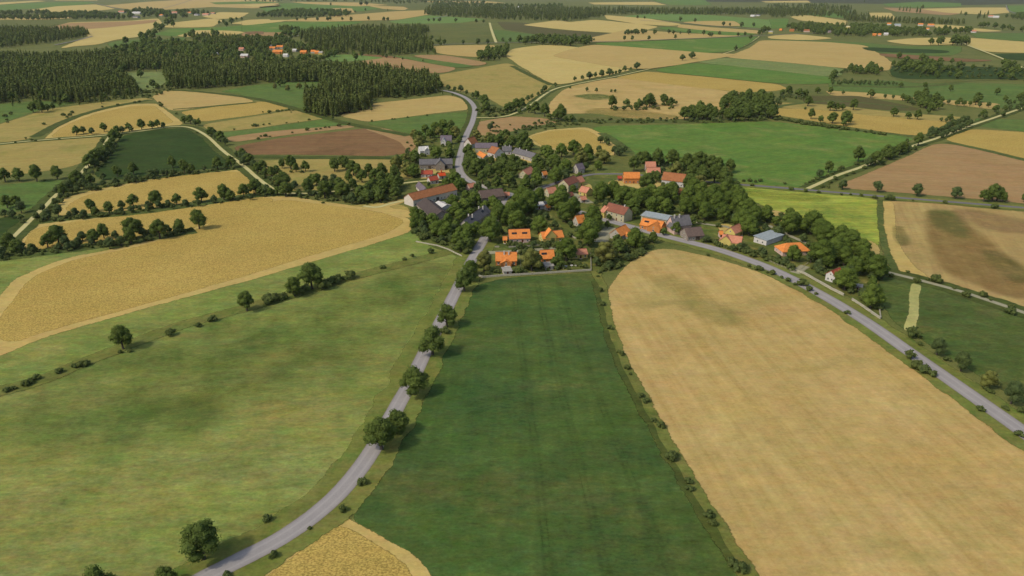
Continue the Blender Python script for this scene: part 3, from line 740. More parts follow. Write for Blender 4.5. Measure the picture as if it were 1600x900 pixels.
HO('shed', 'little orange shed behind the yellow L shaped house', 'shed', (1123, 370), (1128, 370), 3.5, 2.3, 1.6, 'orange', 'pink', None, 0)
HO('shed', 'open white shed under a slanting blue grey glazed roof', 'shed', (1187, 381), (1213, 372), 9, 3.2, .8, 'blue', 'white', 'the blue glazed shed', 0, mono=True, bands=7, door=False)
HO('house', 'broad orange hipped roof house behind a dark tree, near the roadside wall', 'house', (1216, 396), (1258, 394), 10.5, 2.8, 3.4, 'orange', 'pink', 'the broad orange house', 4, hip=4.5)
HO('cottage', 'tall narrow white cottage with red roof under the trees behind the roadside wall', 'cottage', (1296, 440), (1309, 435), 5.5, 3.8, 2.4, 'red', 'white', 'the white cottage', 1)
HO('shed', 'tiny flat grey shed under the last trees of the village', 'shed', (1333, 450), (1346, 452), 3.4, 1.6, .3, 'slab', 'pale', None, 0, mono=True)
HO('house', 'cream house with violet grey roof and white front gable west of the north road', 'house', (689, 225), (706, 225), 8.5, 4.4, 4.2, 'violet', 'cream', 'the violet roofed house', 2, wing=(.3, 4, 5, 3.6, 3.6, 'white', 'white'))
HO('cottage', 'all white cottage with white roof among trees west of the north road', 'cottage', (655, 241), (669, 240), 9, 4.0, 3.2, 'white', 'white', 'the all white cottage', 2, wing=(.75, 1.2, 5, 4, 2.6, 'white', 'white'))
HO('stable', 'long grey roofed stone stable with a steep front gable beside the north road', 'stable', (656, 263), (707, 262), 8.5, 4.4, 3.6, 'grey', 'stone', 'the long stone stable', 9, barn=True, wing=(.63, 6, 8, 5, 4, 'grey', 'stone'))
HO('cottage', 'white cottage with red roof in front of the long stone stable', 'cottage', (659, 276), (676, 276), 6.5, 2.9, 2.4, 'red', 'white', 'the white cottage by the stable', 3, chim=((.3, 0),))
HO('chapel', 'tiny chapel with vivid red roof and little spire beside the stable', 'chapel', (685, 279), (695, 278), 5, 2.8, 1.8, 'vred', 'pale', None, 1)
HO('cottage', 'small cottage with dull red roof beside the pale farm track', 'cottage', (670, 287), (683, 285), 6, 3.0, 2.6, 'red', 'dirty', 'the dull red cottage', 2)
HO('shed', 'narrow steep grey roofed shed behind the long rust roofed barn', 'shed', (655, 295), (666, 305), 5, 2.8, 3.0, 'violet', 'dirty', None, 0)
HO('barn', 'very long whitewashed barn with rust orange roof at the village edge', 'barn', (639, 321), (707, 304), 11, 5.0, 3.6, 'rust', 'dirty', 'the long rust roofed barn', 12, barn=True)
HO('barn', 'large dark roofed barn in the farmyard in front of the rust roofed barn', 'barn', (665, 326), (691, 348), 13, 4.2, 3.8, 'dark', 'stone', 'the dark roofed barn', 5, barn=True)
HO('shed', 'white machine shed with pale metal roof in the farmyard', 'shed', (686, 325), (699, 331), 9, 3.6, 1.6, 'white', 'white', None, 2)
HO('row_house', 'long narrow house with dark slate roof and four pale chimneys along the lane', 'house', (725, 362), (758, 337), 8, 3.6, 4.0, 'grey', 'pale', 'the long slate house', 6, chim=((.28, .25), (.3, -.35), (.78, .3), (.82, -.3)), sky_=2)
HO('barn', 'wide brown roofed barn behind the trees west of the crossroads', 'barn', (749, 315), (784, 311), 11, 4.0, 4.2, 'brown', 'stone', 'the wide brown barn', 4, barn=True)
HO('annex', 'low pink roofed annex at the end of the wide brown barn', 'annex', (786, 309), (796, 309), 5, 2.6, 1.6, 'pink', 'pale', None, 1)
HO('cottage', 'small pink roofed cottage beside the bend of the north road', 'cottage', (731, 297), (741, 295), 5.5, 2.6, 2.2, 'pink', 'pink', 'the small pink cottage', 1)
HO('barn', 'steep rust roofed barn at the roadside end of the courtyard farm', 'barn', (731, 231), (741, 228), 9, 4.2, 5, 'rust', 'dirty', 'the steep roadside barn', 2, barn=True)
HO('stable', 'long violet grey roofed stable along the back of the courtyard farm', 'stable', (743, 237), (777, 237), 8, 4.6, 3.8, 'violet', 'cream', 'the courtyard stable', 6, barn=True)
HO('barn', 'rust roofed barn with white gable facing the courtyard farm yard', 'barn', (769, 243), (780, 246), 11, 4.2, 4.6, 'rust', 'white', 'the white gabled barn', 2, barn=True)
HO('shed', 'orange roofed shed on the front side of the courtyard farm', 'shed', (750, 245), (760, 251), 6, 2.8, 2.6, 'orange', 'pale', None, 2)
HO('house', 'pale house with grey slate roof left of the long slate roofed row', 'house', (785, 240), (799, 240), 8, 3.4, 3.6, 'grey', 'white', 'the pale slate house', 2, chim=((.3, 0), (.8, 0)))
HO('row_house', 'long pale row with weathered grey slate roof east of the courtyard farm', 'house', (806, 243), (837, 252), 8.5, 3.6, 3.6, 'grey', 'pale', 'the long slate row', 6, chim=((.2, 0), (.55, 0)))
HO('house', 'pink roofed cream house standing alone above the village green', 'house', (817, 279), (829, 273), 8, 3.4, 3.6, 'pink', 'cream', 'the pink house above the green', 2)
HO('shed', 'small bright orange shed between trees near the village green', 'shed', (847, 278), (853, 277), 4, 3, 2.4, 'orange', 'pale', None, 0)
HO('house', 'violet roofed house tucked between willows at the north lane', 'house', (899, 271), (909, 269), 7, 4, 4, 'violet', 'pale', 'the violet house by the willows', 1)
HO('town_house', 'tall cream house with dark red roof beside the small paved square', 'house', (880, 299), (896, 292), 9, 5.4, 3.8, 'dred', 'cream', 'the tall cream house', 3, 2)
HO('annex', 'pink roofed yellow annex behind the tall cream house', 'annex', (898, 291), (908, 288), 7, 3.4, 3.6, 'pink', 'yellow', None, 1)
HO('house', 'yellow house with light pink roof by the small paved square', 'house', (909, 303), (921, 306), 7.5, 3.0, 3.2, 'pink', 'yellow', 'the light pink roofed house', 2)
HO('house', 'salmon roofed house right beside the village crossroads', 'house', (854, 307), (867, 305), 7, 3.2, 3.4, 'pink', 'cream', 'the salmon roofed house', 2)
HO('shed', 'low white shed with orange corner under the big crossroads trees', 'shed', (834, 326), (849, 325), 5, 2.6, 1.2, 'white', 'white', None, 1, mono=True)
HO('shed', 'small bright orange lean-to at the end of the low white shed', 'shed', (852, 328), (858, 327), 4, 2.2, 1.4, 'orange', 'pale', None, 0)
HO('house', 'bright orange roofed two storey house on the grey lane', 'house', (974, 285), (998, 285), 8.5, 4.6, 3.8, 'orange', 'orange', 'the bright orange lane house', 4, 2)
HO('shed', 'dark red little shed left of the bright orange lane house', 'shed', (965, 282), (971, 282), 4, 2.3, 1.4, 'red', 'dark', None, 0)
HO('house', 'tall pink house standing behind the yellow house north of the lane', 'house', (1008, 267), (1023, 267), 7, 4.6, 3.4, 'pink', 'pink', 'the tall pink house', 2)
HO('house', 'yellow house with dusty pink roof in front of the tall pink house', 'house', (1010, 274), (1030, 274), 7, 3.2, 3.4, 'pink', 'yellow', 'the dusty pink roofed house', 3)
HO('barn', 'long white walled barn with rust brown roof on the grey lane', 'barn', (1036, 287), (1070, 291), 9.5, 4.6, 5.0, 'rust', 'white', 'the rust roofed lane barn', 5, barn=True)
HO('shed', 'rust coloured shed roof poking out of the trees below the lane barn', 'shed', (1056, 305), (1064, 305), 5, 2.6, 2.2, 'rust', 'pale', None, 0)
HO('shed', 'pink roofed low shed with red door near the paved square', 'shed', (906, 316), (914, 315), 5, 2.4, 1.8, 'pink', 'pale', None, 1)
HO('shed', 'dark red roofed shed between paved square and crossroads trees', 'shed', (886, 311), (893, 309), 4.5, 2.6, 2.0, 'dred', 'pale', None, 1)
HO('garden_shed', 'flat grey garden shed against the field wall below the orange porch', 'shed', (786, 428), (798, 427), 4.5, 2.2, .7, 'slab', 'pale', None, 1, mono=True)
HO('garden_shed', 'flat grey garden shed below the square orange house', 'shed', (851, 420), (863, 419), 4.5, 2.2, .7, 'slab', 'pale', None, 1, mono=True)
# chapel spire
sp = [o for o in bpy.data.objects if o.name == 'chapel'][0]
m_ = MB(); m_.poly([(-.7, -.7, 4.2), (.7, -.7, 4.2), (.7, .7, 4.2), (-.7, .7, 4.2), (0, 0, 8.2)], [(0, 1, 4), (1, 2, 4), (2, 3, 4), (3, 0, 4), (3, 2, 1, 0)])
m_.build('spire', roof_mat('vred'), sp)
# far hamlets: each a small building with wall and roof
FAR = [  # x, y, length m, roof, wall, label
 (426, 78, 16, 'orange', 'pale', 'orange roofed house with white gable, leftmost of the far hamlet by the woods', 9),
 (438, 76, 16, 'orange', 'pale', 'orange house with white gable right behind the front orange house of the far hamlet', 9),
 (435, 84, 22, 'orange', 'orange', 'front orange farmhouse of the far hamlet by the woods', 12),
 (475, 84, 14, 'orange', 'orange', 'orange house with pale gable in the middle of the far hamlet', 9),
 (490, 83, 10, 'orange', 'pale', 'low orange shed near the right end of the far hamlet', 7),
 (496, 84, 9, 'orange', 'orange', 'narrow orange house beside the yellow gabled one in the far hamlet', 8),
 (502, 85, 9, 'slab', 'yellow', 'yellow gabled house at the right end of the far hamlet', 9),
 (461, 81, 9, 'white', 'pale', 'small white house between trees in the far hamlet', 7),
 (447, 89, 10, 'white', 'white', 'white shed just behind the front conifers of the far hamlet', 7),
 (383, 90, 16, 'white', 'pink', 'pale two storey house in a clearing left of the far hamlet', 10),
 (378, 79, 12, 'pink', 'pink', 'pink gabled house behind the pale clearing house', 8),
 (335, 88, 18, 'white', 'white', 'long white roof among the conifers left of the clearing', 8),
 (222, 95, 10, 'white', 'white', 'small white roof deep in the conifer wood on the left', 7),
 (191, 20, 34, 'pink', 'pale', 'pale pink farm house at the left of the farthest village', 20),
 (215, 22, 44, 'white', 'white', 'large white roofed hall in the farthest village on the left', 26),
 (213, 28, 26, 'grey', 'pale', 'grey house with pale gable below the white roofed hall', 18),
 (274, 21, 30, 'pink', 'pink', 'pink roofed house among far trees right of the white hall', 18),
 (297, 21, 16, 'orange', 'pale', 'narrow orange house among far trees right of the white hall', 12),
 (308, 24, 20, 'grey', 'white', 'white walled house near the right end of the farthest village', 14),
 (322, 24, 30, 'pink', 'pink', 'long pink roof near the right end of the farthest village', 14),
 (333, 22, 20, 'pink', 'pale', 'last pink roof of the farthest village', 12),
 (253, 25, 16, 'orange', 'pale', 'small orange roof beside the dark trees of the farthest village', 12),
 (165, 27, 14, 'white', 'pink', 'pale gable in the wooded lane left of the farthest village', 12),
 (182, 25, 14, 'pink', 'pale', 'pale pink gable just left of the farthest village', 12),
 (813, 13, 50, 'white', 'white', 'lone white farm building in front of the far dark forest', 24),
 (1176, 26, 20, 'white', 'white', 'small white building beside the far forest edge road', 14),
 (1184, 25, 20, 'grey', 'white', 'grey roofed shed beside the small white far building', 12),
 (1204, 52, 14, 'slab', 'yellow', 'cream roofed house at the left end of the roadside hamlet', 10),
 (1220, 48, 9, 'orange', 'orange', 'narrow orange house between two trees in the roadside hamlet', 9),
 (1237, 49, 16, 'rust', 'orange', 'orange house with dark roof in the roadside hamlet', 10),
 (1260, 50, 20, 'rust', 'pink', 'wide red roofed house with pale front, right in the roadside hamlet', 10),
 (1296, 51, 9, 'grey', 'pink', 'little grey house half hidden at the hamlet tree edge', 8),
 (1325, 44, 14, 'yellowish', 'yellow', 'cream house among the dense hamlet trees', 10),
 (1366, 56, 12, 'orange', 'orange', 'red roofed house left of the white block by the far paddock', 9),
 (1374, 56, 10, 'orange', 'pink', 'small red gable beside the white block by the far paddock', 9),
 (1384, 55, 14, 'white', 'white', 'white block at the edge of the far paddock', 9),
 (1389, 39, 16, 'orange', 'white', 'white walled house with orange roof at the far tree row', 12),
 (1402, 41, 24, 'blue', 'white', 'large white house with bluish roof at the far tree row', 14),
 (1438, 40, 20, 'orange', 'white', 'orange hipped roof house right of the bluish roof', 14),
 (1454, 41, 24, 'orange', 'pink', 'larger orange roof house, second right of the bluish roof', 14),
 (1449, 47, 12, 'orange', 'white', 'small white gable in front of the two far orange roofs', 9),
 (1521, 51, 16, 'pink', 'white', 'white gabled house with pinkish roof by the far right trees', 11),
 (1548, 27, 26, 'pink', 'white', 'pale farm shed in the open far fields on the right', 14),
 (1556, 28, 28, 'white', 'white', 'bright white farm shed in the open far fields on the right', 14),
 (1150, 17, 20, 'orange', 'orange', 'tiny orange house in the far conifers, left of its twin', 12),
 (1183, 16, 20, 'orange', 'orange', 'tiny orange house in the far conifers, right of its twin', 12),
]
ROOFC['yellowish'] = ((206, 190, 150), (190, 174, 136))
for x, y, L, rc, wc, lb, W in FAR:
    hw_ = 3 + L * .08; hl = L / 2 * SCL(y)
    house('far_house', lb, 'house', (x - hl, y), (x + hl, y + .15), W, hw_, 2.6 + L * .07, rc, wc, None, near=False)
# ------------------------------------------------------------------ walls, fences, garden things
STONE = plain_mat('dry_stone', (186, 176, 158), .9, .2, 1.2, (150, 140, 124))
WOOD = plain_mat('fence_wood', (170, 158, 140), .9, .15, 1.0)
def stone_wall(label, pts, hgt=1.0, th=.4, name='stone_wall', mat=STONE, cap=True):
    p = resample([G(*q) for q in pts], 1.5, False)
    n = len(p); mb = MB(); vs = []
    for i, q in enumerate(p):
        t = (p[min(i + 1, n - 1)] - p[max(i - 1, 0)]).normalized(); m = Vector((t.y, -t.x, 0)) * th / 2
        h = hgt + random.uniform(-.08, .08)
        vs += [tuple(q - m), tuple(q + m), tuple(q + m + Vector((0, 0, h))), tuple(q - m + Vector((0, 0, h)))]
    f = [(0, 3, 2, 1), tuple(4 * (n - 1) + k for k in (0, 1, 2, 3))]
    for i in range(n - 1):
        for k in range(4):
            a, b = 4 * i + k, 4 * i + (k + 1) % 4; f.append((a, b, b + 4, a + 4))
    mb.poly(vs, f); o = mb.build(name, mat); tag(o, label, 'wall')
    return o
stone_wall('long pale stone wall between the village gardens and the green field', [(748, 432), (755, 434), (785, 431.5), (816, 430), (870, 426.5), (924, 423)], 1.1, .5)
stone_wall('pale garden wall running up beside the yellow bungalow', [(923.5, 422), (923, 397)], 1.0, .3)
stone_wall('pale garden wall on the left side of the corner garden', [(880, 421), (876, 404)], .9, .3)
stone_wall('low white wall along the lane behind the two front orange houses', [(795, 387), (825, 385.5), (855, 382.5)], .9, .35)
stone_wall('short white wall piece left of the lane gateway', [(773, 386.5), (780, 386.5)], .9, .35)
stone_wall('short diagonal garden wall behind the corner garden tree', [(889, 367), (900, 374)], 1, .3)
stone_wall('garden wall of pale stone along the main road up to the white cottage', [(1246, 425), (1256, 428), (1275, 439), (1300, 453), (1318, 462)], 1.3, .5)
stone_wall('last stretch of roadside wall before the yellow grass strip', [(1331, 469), (1350, 481), (1375, 499)], 1.3, .5)
stone_wall('short wall turning away from the road at the end of the village', [(1376, 498), (1374, 486), (1372, 476)], 1.0, .4)
stone_wall('tumbled dry stone wall below the farmyard shrubs', [(650, 378), (665, 381), (682, 384), (700, 390), (712, 396), (722, 401)], .7, .5)
stone_wall('pale yard wall running from the long rust roofed barn', [(708, 305), (716, 310), (720, 316)], 1.6, .3)
stone_wall('grey retaining wall beside the lane south of the wide brown barn', [(771, 340), (776, 330), (780, 322)], 1.2, .3)
stone_wall('roadside wall east of the north road bend', [(729, 277), (740, 286), (760, 293), (786, 299)], .8, .3)
stone_wall('low wall along the lane west of the small paved square', [(836, 297), (845, 293), (854, 290)], 1.1, .4)
def fence(label, pts, sp_=2.6):
    r = empty('fence', G(*pts[0])); tag(r, label, 'fence')
    ps = resample([G(*q) for q in pts], sp_, False); o0 = r.location
    post = MB(); post.box(-.07, -.07, 0, .07, .07, 1.2); pm = None
    for q in ps:
        if pm is None: po = post.build('post', WOOD, r); pm = po.data
        else: po = link('post', pm, r)
        po.location = q - o0
    for z in (.5, 1.0):
        mb = MB(); vs = []
        for q in ps: vs += [tuple(q - o0 + Vector((0, -.09, z - .05))), tuple(q - o0 + Vector((0, -.09, z + .05))), tuple(q - o0 + Vector((0, -.13, z + .05))), tuple(q - o0 + Vector((0, -.13, z - .05)))]
        f = []
        for i in range(len(ps) - 1):
            for k in range(4): a, b = 4 * i + k, 4 * i + (k + 1) % 4; f.append((a, b, b + 4, a + 4))
        mb.poly(vs, f); mb.build('rail', WOOD, r)
fence('pale wooden fence round the front garden of the broad orange house', [(1195, 406), (1215, 415), (1241, 425), (1252, 421), (1262, 412)])
fence('pale wooden fence between the willow and the first orange garden', [(811, 398), (813, 410), (814, 424)])
fence('white picket fence along the shrubs beside the lane gate', [(789, 366), (800, 362), (826, 362)])
fence('wooden fence along the lane below the wide brown barn', [(738, 317), (749, 318), (757, 318)])
# garden furniture in the corner garden and the first orange garden
def table(x, y, label, col=(206, 198, 188)):
    r = empty('garden_table', G(x, y)); tag(r, label, 'garden table', None); m = plain_mat('garden_plastic', col, .5, .05)
    t = MB(); n = 10
    t.poly([(1.0 * math.cos(a), 1.0 * math.sin(a), z) for z in (.7, .78) for a in [2 * math.pi * i / n for i in range(n)]],
           [tuple(range(n))[::-1], tuple(range(n, 2 * n))] + [(i, (i + 1) % n, n + (i + 1) % n, n + i) for i in range(n)])
    t.build('tabletop', m, r)
    l = MB(); l.box(-.09, -.09, 0, .09, .09, .7); l.box(-.4, -.4, 0, .4, .4, .06); l.build('pedestal', m, r)
table(790.5, 418, 'round white garden table below the orange porch, the left one'); table(795, 418.3, 'round white garden table below the orange porch, the right one')
table(884, 417.5, 'leftmost pale garden table in the corner garden'); table(893, 416.3, 'middle pale garden table in the corner garden'); table(900, 416, 'rightmost pale garden table in the corner garden')
# ------------------------------------------------------------------ trees
LEAF_O = leaf_mat('leaves_broad', (94, 110, 54), (120, 132, 68), (108, 120, 56))
LEAF_L = leaf_mat('leaves_light', (102, 120, 52), (130, 142, 66), (94, 110, 50))
LEAF_R = leaf_mat('leaves_hedge', (88, 104, 64), (114, 126, 80), (106, 116, 62))
LEAF_W = leaf_mat('leaves_willow', (124, 126, 64), (154, 152, 86), (130, 124, 68))
LEAF_C = leaf_mat('needles', (102, 116, 60), (150, 156, 86), (128, 130, 70))
LEAF_B = leaf_mat('leaves_bush', (92, 106, 62), (118, 126, 72), (112, 116, 60))
BARK = plain_mat('bark', (92, 82, 74), .95, .2, 1.0, (70, 62, 56))

def cards(cen, nor, size, rng, aspect=1.0):
    """leaf clumps: small bent quads, facing roughly outward"""
    n = len(cen)
    nr = nor + rng.normal(0, .45, (n, 3)); nr /= np.linalg.norm(nr, axis=1)[:, None]
    t = np.cross(nr, rng.normal(0, 1, (n, 3))); t /= np.linalg.norm(t, axis=1)[:, None] + 1e-9
    b = np.cross(nr, t)
    s = (size * rng.uniform(.6, 1.3, n))[:, None]
    v = np.stack([cen - t * s - b * s * .5 * aspect, cen + t * s * .3 - b * s * aspect * .8, cen + t * s + b * s * .45 * aspect, cen - t * s * .25 + b * s * aspect * .8], 1).reshape(-1, 3)
    f = np.arange(4 * n).reshape(-1, 4)
    return v, f
def ico(center, rad, rng, sub=1, jag=.18):
    t = (1 + 5 ** .5) / 2
    vs = np.array([(-1, t, 0), (1, t, 0), (-1, -t, 0), (1, -t, 0), (0, -1, t), (0, 1, t), (0, -1, -t), (0, 1, -t), (t, 0, -1), (t, 0, 1), (-t, 0, -1), (-t, 0, 1)], float)
    vs /= np.linalg.norm(vs[0])
    fs = [(0, 11, 5), (0, 5, 1), (0, 1, 7), (0, 7, 10), (0, 10, 11), (1, 5, 9), (5, 11, 4), (11, 10, 2), (10, 7, 6), (7, 1, 8), (3, 9, 4), (3, 4, 2), (3, 2, 6), (3, 6, 8), (3, 8, 9), (4, 9, 5), (2, 4, 11), (6, 2, 10), (8, 6, 7), (9, 8, 1)]
    v = list(map(tuple, vs))
    for _ in range(sub):
        cache = {}; nf = []
        def mid(a, b):
            k = (min(a, b), max(a, b))
            if k not in cache:
                m = (np.array(v[a]) + np.array(v[b])); m /= np.linalg.norm(m); v.append(tuple(m)); cache[k] = len(v) - 1
            return cache[k]
        for a, b, c in fs:
            x, y, z = mid(a, b), mid(b, c), mid(c, a); nf += [(a, x, z), (b, y, x), (c, z, y), (x, y, z)]
        fs = nf
    vs = np.array(v) * rng.uniform(1 - jag, 1 + jag, len(v))[:, None] * np.array(rad) + np.array(center)
    return vs, np.array(fs)
class Acc:
    def __init__(s): s.v = []; s.q = []; s.t = []; s.vq = []; s.vt = []; s.n = 0
    def addq(s, v, f, val): s.v.append(v); s.q.append(f + s.n); s.vq.append(val); s.n += len(v)
    def addt(s, v, f, val): s.v.append(v); s.t.append(f + s.n); s.vt.append(val); s.n += len(v)
    def arrays(s):
        V = np.concatenate(s.v) if s.v else np.zeros((0, 3))
        Q = np.concatenate(s.q) if s.q else np.zeros((0, 4), int); T = np.concatenate(s.t) if s.t else np.zeros((0, 3), int)
        val = np.concatenate([*(s.vq), *(s.vt)]) if (s.vq or s.vt) else np.zeros(0)
        return V, Q, T, val
def npmesh(name, V, Q, T, val, mats, mi=None):
    me = bpy.data.meshes.new(name)
    me.vertices.add(len(V)); me.vertices.foreach_set('co', V.astype(np.float32).ravel())
    nl = len(Q) * 4 + len(T) * 3
    me.loops.add(nl); me.loops.foreach_set('vertex_index', np.concatenate([Q.ravel(), T.ravel()]).astype(np.int32))
    me.polygons.add(len(Q) + len(T))
    st = np.concatenate([np.arange(len(Q)) * 4, len(Q) * 4 + np.arange(len(T)) * 3]).astype(np.int32)
    me.polygons.foreach_set('loop_start', st)
    for m in mats: me.materials.append(m)
    if mi is not None: me.polygons.foreach_set('material_index', mi.astype(np.int32))
    me.update(calc_edges=True)
    a = me.attributes.new('v', 'FLOAT', 'FACE'); a.data.foreach_set('value', val.astype(np.float32))
    me.validate()
    return me
def tube(p0, p1, r0, r1, k=6):
    p0, p1 = np.array(p0, float), np.array(p1, float); d = p1 - p0; d /= np.linalg.norm(d)
    t = np.cross(d, [0.31, .95, .11]); t /= np.linalg.norm(t); b = np.cross(d, t)
    a = np.arange(k) * 2 * np.pi / k
    ring = np.cos(a)[:, None] * t + np.sin(a)[:, None] * b
    v = np.concatenate([p0 + ring * r0, p1 + ring * r1])
    i = np.arange(k); j = (i + 1) % k
    return v, np.stack([i, j, j + k, i + k], 1)

def broad_geo(seed, n_cards, csize, kind='O', core=1):
    """unit broadleaf tree, 10 m tall: returns crown arrays and trunk arrays"""
    rng = np.random.default_rng(seed); A_ = Acc(); B_ = Acc()
    if kind == 'O':   lobes = 13; cw, z0, z1 = 2.7, 3.0, 8.5; lr = (1.3, 1.9)
    elif kind == 'L': lobes = 15; cw, z0, z1 = 2.6, 2.8, 8.5; lr = (1.5, 2.1)
    elif kind == 'W': lobes = 12; cw, z0, z1 = 2.9, 2.2, 8.2; lr = (1.6, 2.2)
    elif kind == 'R': lobes = 7; cw, z0, z1 = 2.3, 3.2, 7.9; lr = (1.7, 2.3)
    else:             lobes = 6; cw, z0, z1 = 3.8, 2.6, 6.0; lr = (2.2, 3.2)   # bush
    L = [((0, 0, (z0 + z1) / 2), (z1 - z0) * .44)]
    for i in range(lobes):
        a = i * 2.4 + rng.uniform(-.5, .5); h = (i + .5) / lobes
        z = z0 + (z1 - z0) * h
        prof = math.sin(math.pi * min(1, .32 + .62 * h)) if kind not in 'W' else (1 - h * h) ** .5
        rr = cw * prof * rng.uniform(.6, 1.05)
        L.append(((rr * math.cos(a), rr * math.sin(a), z), rng.uniform(*lr) * (.85 if h > .8 else 1)))
    area = sum(r * r for _, r in L)
    for (c, r) in L:
        n = max(4, int(n_cards * r * r / area))
        d = rng.normal(0, 1, (n, 3)); d /= np.linalg.norm(d, axis=1)[:, None]
        if kind == 'W': d[:, 2] = np.abs(d[:, 2]) * 1.0 - .35
        rad = r * rng.uniform(.72, 1.10, n)[:, None] * (1 + .18 * np.sin(d[:, :1] * 7 + seed) * np.cos(d[:, 1:2] * 6))
        cc = np.array(c) + d * rad * np.array([1, 1, .86])
        cc[:, 2] = np.maximum(cc[:, 2], .25 if kind == 'B' else 1.2)
        v, f = cards(cc, d + (np.array([0, 0, -.6]) if kind == 'W' else 0) + np.array([0, 0, .35]), csize, rng, 1.0)
        base = rng.uniform(.25, .75)
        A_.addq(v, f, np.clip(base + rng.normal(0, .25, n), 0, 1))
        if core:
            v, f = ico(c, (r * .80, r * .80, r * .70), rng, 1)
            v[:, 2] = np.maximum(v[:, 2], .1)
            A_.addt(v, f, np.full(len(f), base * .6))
    if kind != 'B':
        lean = rng.uniform(-.25, .25, 2)
        v, f = tube((0, 0, -.3), (lean[0], lean[1], 2.2), .42, .30, 7); B_.addq(v, f, np.zeros(len(f)))
        v, f = tube((lean[0], lean[1], 2.15), (lean[0] * 1.5, lean[1] * 1.5, 6.5), .30, .12, 6); B_.addq(v, f, np.zeros(len(f)))
        for i in range(5):
            a = i * 1.26 + rng.uniform(0, .6); z = rng.uniform(1.9, 3.2)
            v, f = tube((lean[0], lean[1], z), (2.4 * math.cos(a), 2.4 * math.sin(a), z + 2.1), .17, .05, 5); B_.addq(v, f, np.zeros(len(f)))
    return A_.arrays(), B_.arrays()
def conifer_geo(seed, tiers, n_cards, csize):
    rng = np.random.default_rng(seed); A_ = Acc(); B_ = Acc()
    r0 = rng.uniform(1.35, 1.7)
    for i in range(tiers):
        h0 = 1.6 + 8.0 * i / tiers; h1 = h0 + 8.4 / tiers * 1.6; h1 = min(h1, 10.0)
        r = r0 * (1 - i / tiers) ** .8 + .18
        k = 7
        a = np.arange(k) * 2 * np.pi / k + rng.uniform(0, 1); rr = r * rng.uniform(.65, 1.15, k)
        v = np.concatenate([np.stack([np.cos(a) * rr, np.sin(a) * rr, h0 + rng.uniform(-.3, .3, k)], 1), [[0, 0, h1]], [[0, 0, h0 + .5]]])
        i_ = np.arange(k); j_ = (i_ + 1) % k
        f = np.concatenate([np.stack([i_, j_, np.full(k, k)], 1), np.stack([j_, i_, np.full(k, k + 1)], 1)])
        A_.addt(v, f, rng.uniform(.1, .8, len(f)))
    if n_cards:
        h = rng.uniform(0, 1, n_cards) ** 1.3; a = rng.uniform(0, 2 * np.pi, n_cards)
        rr = (r0 * (1 - h) ** .8 + .15) * rng.uniform(.7, 1.15, n_cards)
        c = np.stack([np.cos(a) * rr, np.sin(a) * rr, 1.5 + h * 8.2], 1)
        d = np.stack([np.cos(a), np.sin(a), np.full(n_cards, .5)], 1)
        v, f = cards(c, d, csize, rng, .7); A_.addq(v, f, rng.uniform(0, 1, n_cards))
    v, f = tube((0, 0, -.3), (0, 0, 3), .2, .15, 5); B_.addq(v, f, np.zeros(len(f)))
    return A_.arrays(), B_.arrays()
LEAFM = {'O': LEAF_O, 'L': LEAF_L, 'R': LEAF_R, 'W': LEAF_W, 'C': LEAF_C, 'B': LEAF_B}
_cache = {}
def variant(kind, lod, k):
    key = (kind, lod, k)
    if key in _cache: return _cache[key]
    seed = 100 * ord(kind) + 10 * lod + k
    if kind == 'C': a, b = conifer_geo(seed, (0, 9, 7, 5)[lod], (0, 260, 60, 10)[lod], (0, .28, .4, .7)[lod])
    elif kind == 'B': a, b = broad_geo(seed, (0, 420, 130, 24)[lod], (0, .55, .85, 1.6)[lod], kind)
    else: a, b = broad_geo(seed, (0, 3400, 900, 60)[lod], (0, .20, .36, .95)[lod], kind, 1)
    _cache[key] = (a, b); return a, b
_mc = {}
def tree_mesh(kind, lod, k, what):
    key = (kind, lod, k, what)
    if key in _mc: return _mc[key]
    (V, Q, T, val), (v2, q2, t2, val2) = variant(kind, lod, k)
    if what == 'crown': me = npmesh('crown', V, Q, T, val, [LEAFM[kind]])
    elif what == 'trunk': me = npmesh('trunk', v2, q2, t2, val2, [BARK])
    else:
        if len(v2) == 0: me = npmesh('plant', V, Q, T, val, [LEAFM[kind]])
        else:
            n = len(V); QQ = np.concatenate([Q, q2 + n])
            vv = np.concatenate([val[:len(Q)], val2, val[len(Q):]])
            mi = np.concatenate([np.zeros(len(Q)), np.ones(len(q2)), np.zeros(len(T))])
            me = npmesh('plant', np.concatenate([V, v2]), QQ, T, vv, [LEAFM[kind], BARK], mi)
    _mc[key] = me; return me

VILLAGE = ('among the front', 'in the big clump', 'in the wooded belt', 'behind the broad', 'along the north edge', 'between the gold field', 'west of the north', 'around the courtyard', 'in the overgrown')
TREES = []   # dicts: kind, x, y (photo position of the foot), h metres, place
def T(kind, place, data, h=None, grp=None):
    v = [t for t in data.split(';') if t.strip()]
    for t in v:
        q = [float(a) for a in t.replace(',', ' ').split()]
        hh = (q[2] if len(q) > 2 else h) * {'B': .74 if ('strip' in place or 'verge' in place) else .88, 'L': .95, 'O': 1.1, 'R': 1.22, 'W': 1.0, 'C': 1.1}[kind]
        if place.startswith(VILLAGE) and not clear_of_houses(q[0], q[1], hh, kind, .42): continue
        TREES.append(dict(k=kind, x=q[0], y=q[1], h=hh * random.uniform(.94, 1.06), place=place, grp=grp))
def inpoly(x, y, p):
    c = False; n = len(p)
    for i in range(n):
        x1, y1 = p[i]; x2, y2 = p[(i + 1) % n]
        if (y1 > y) != (y2 > y) and x < (x2 - x1) * (y - y1) / (y2 - y1) + x1: c = not c
    return c
ROADPX = []
for line in (rA, rB, rE, rC, tA, tE, tF, tG, tH): ROADPX.append([Vector((p.x, p.y)) for p in line])
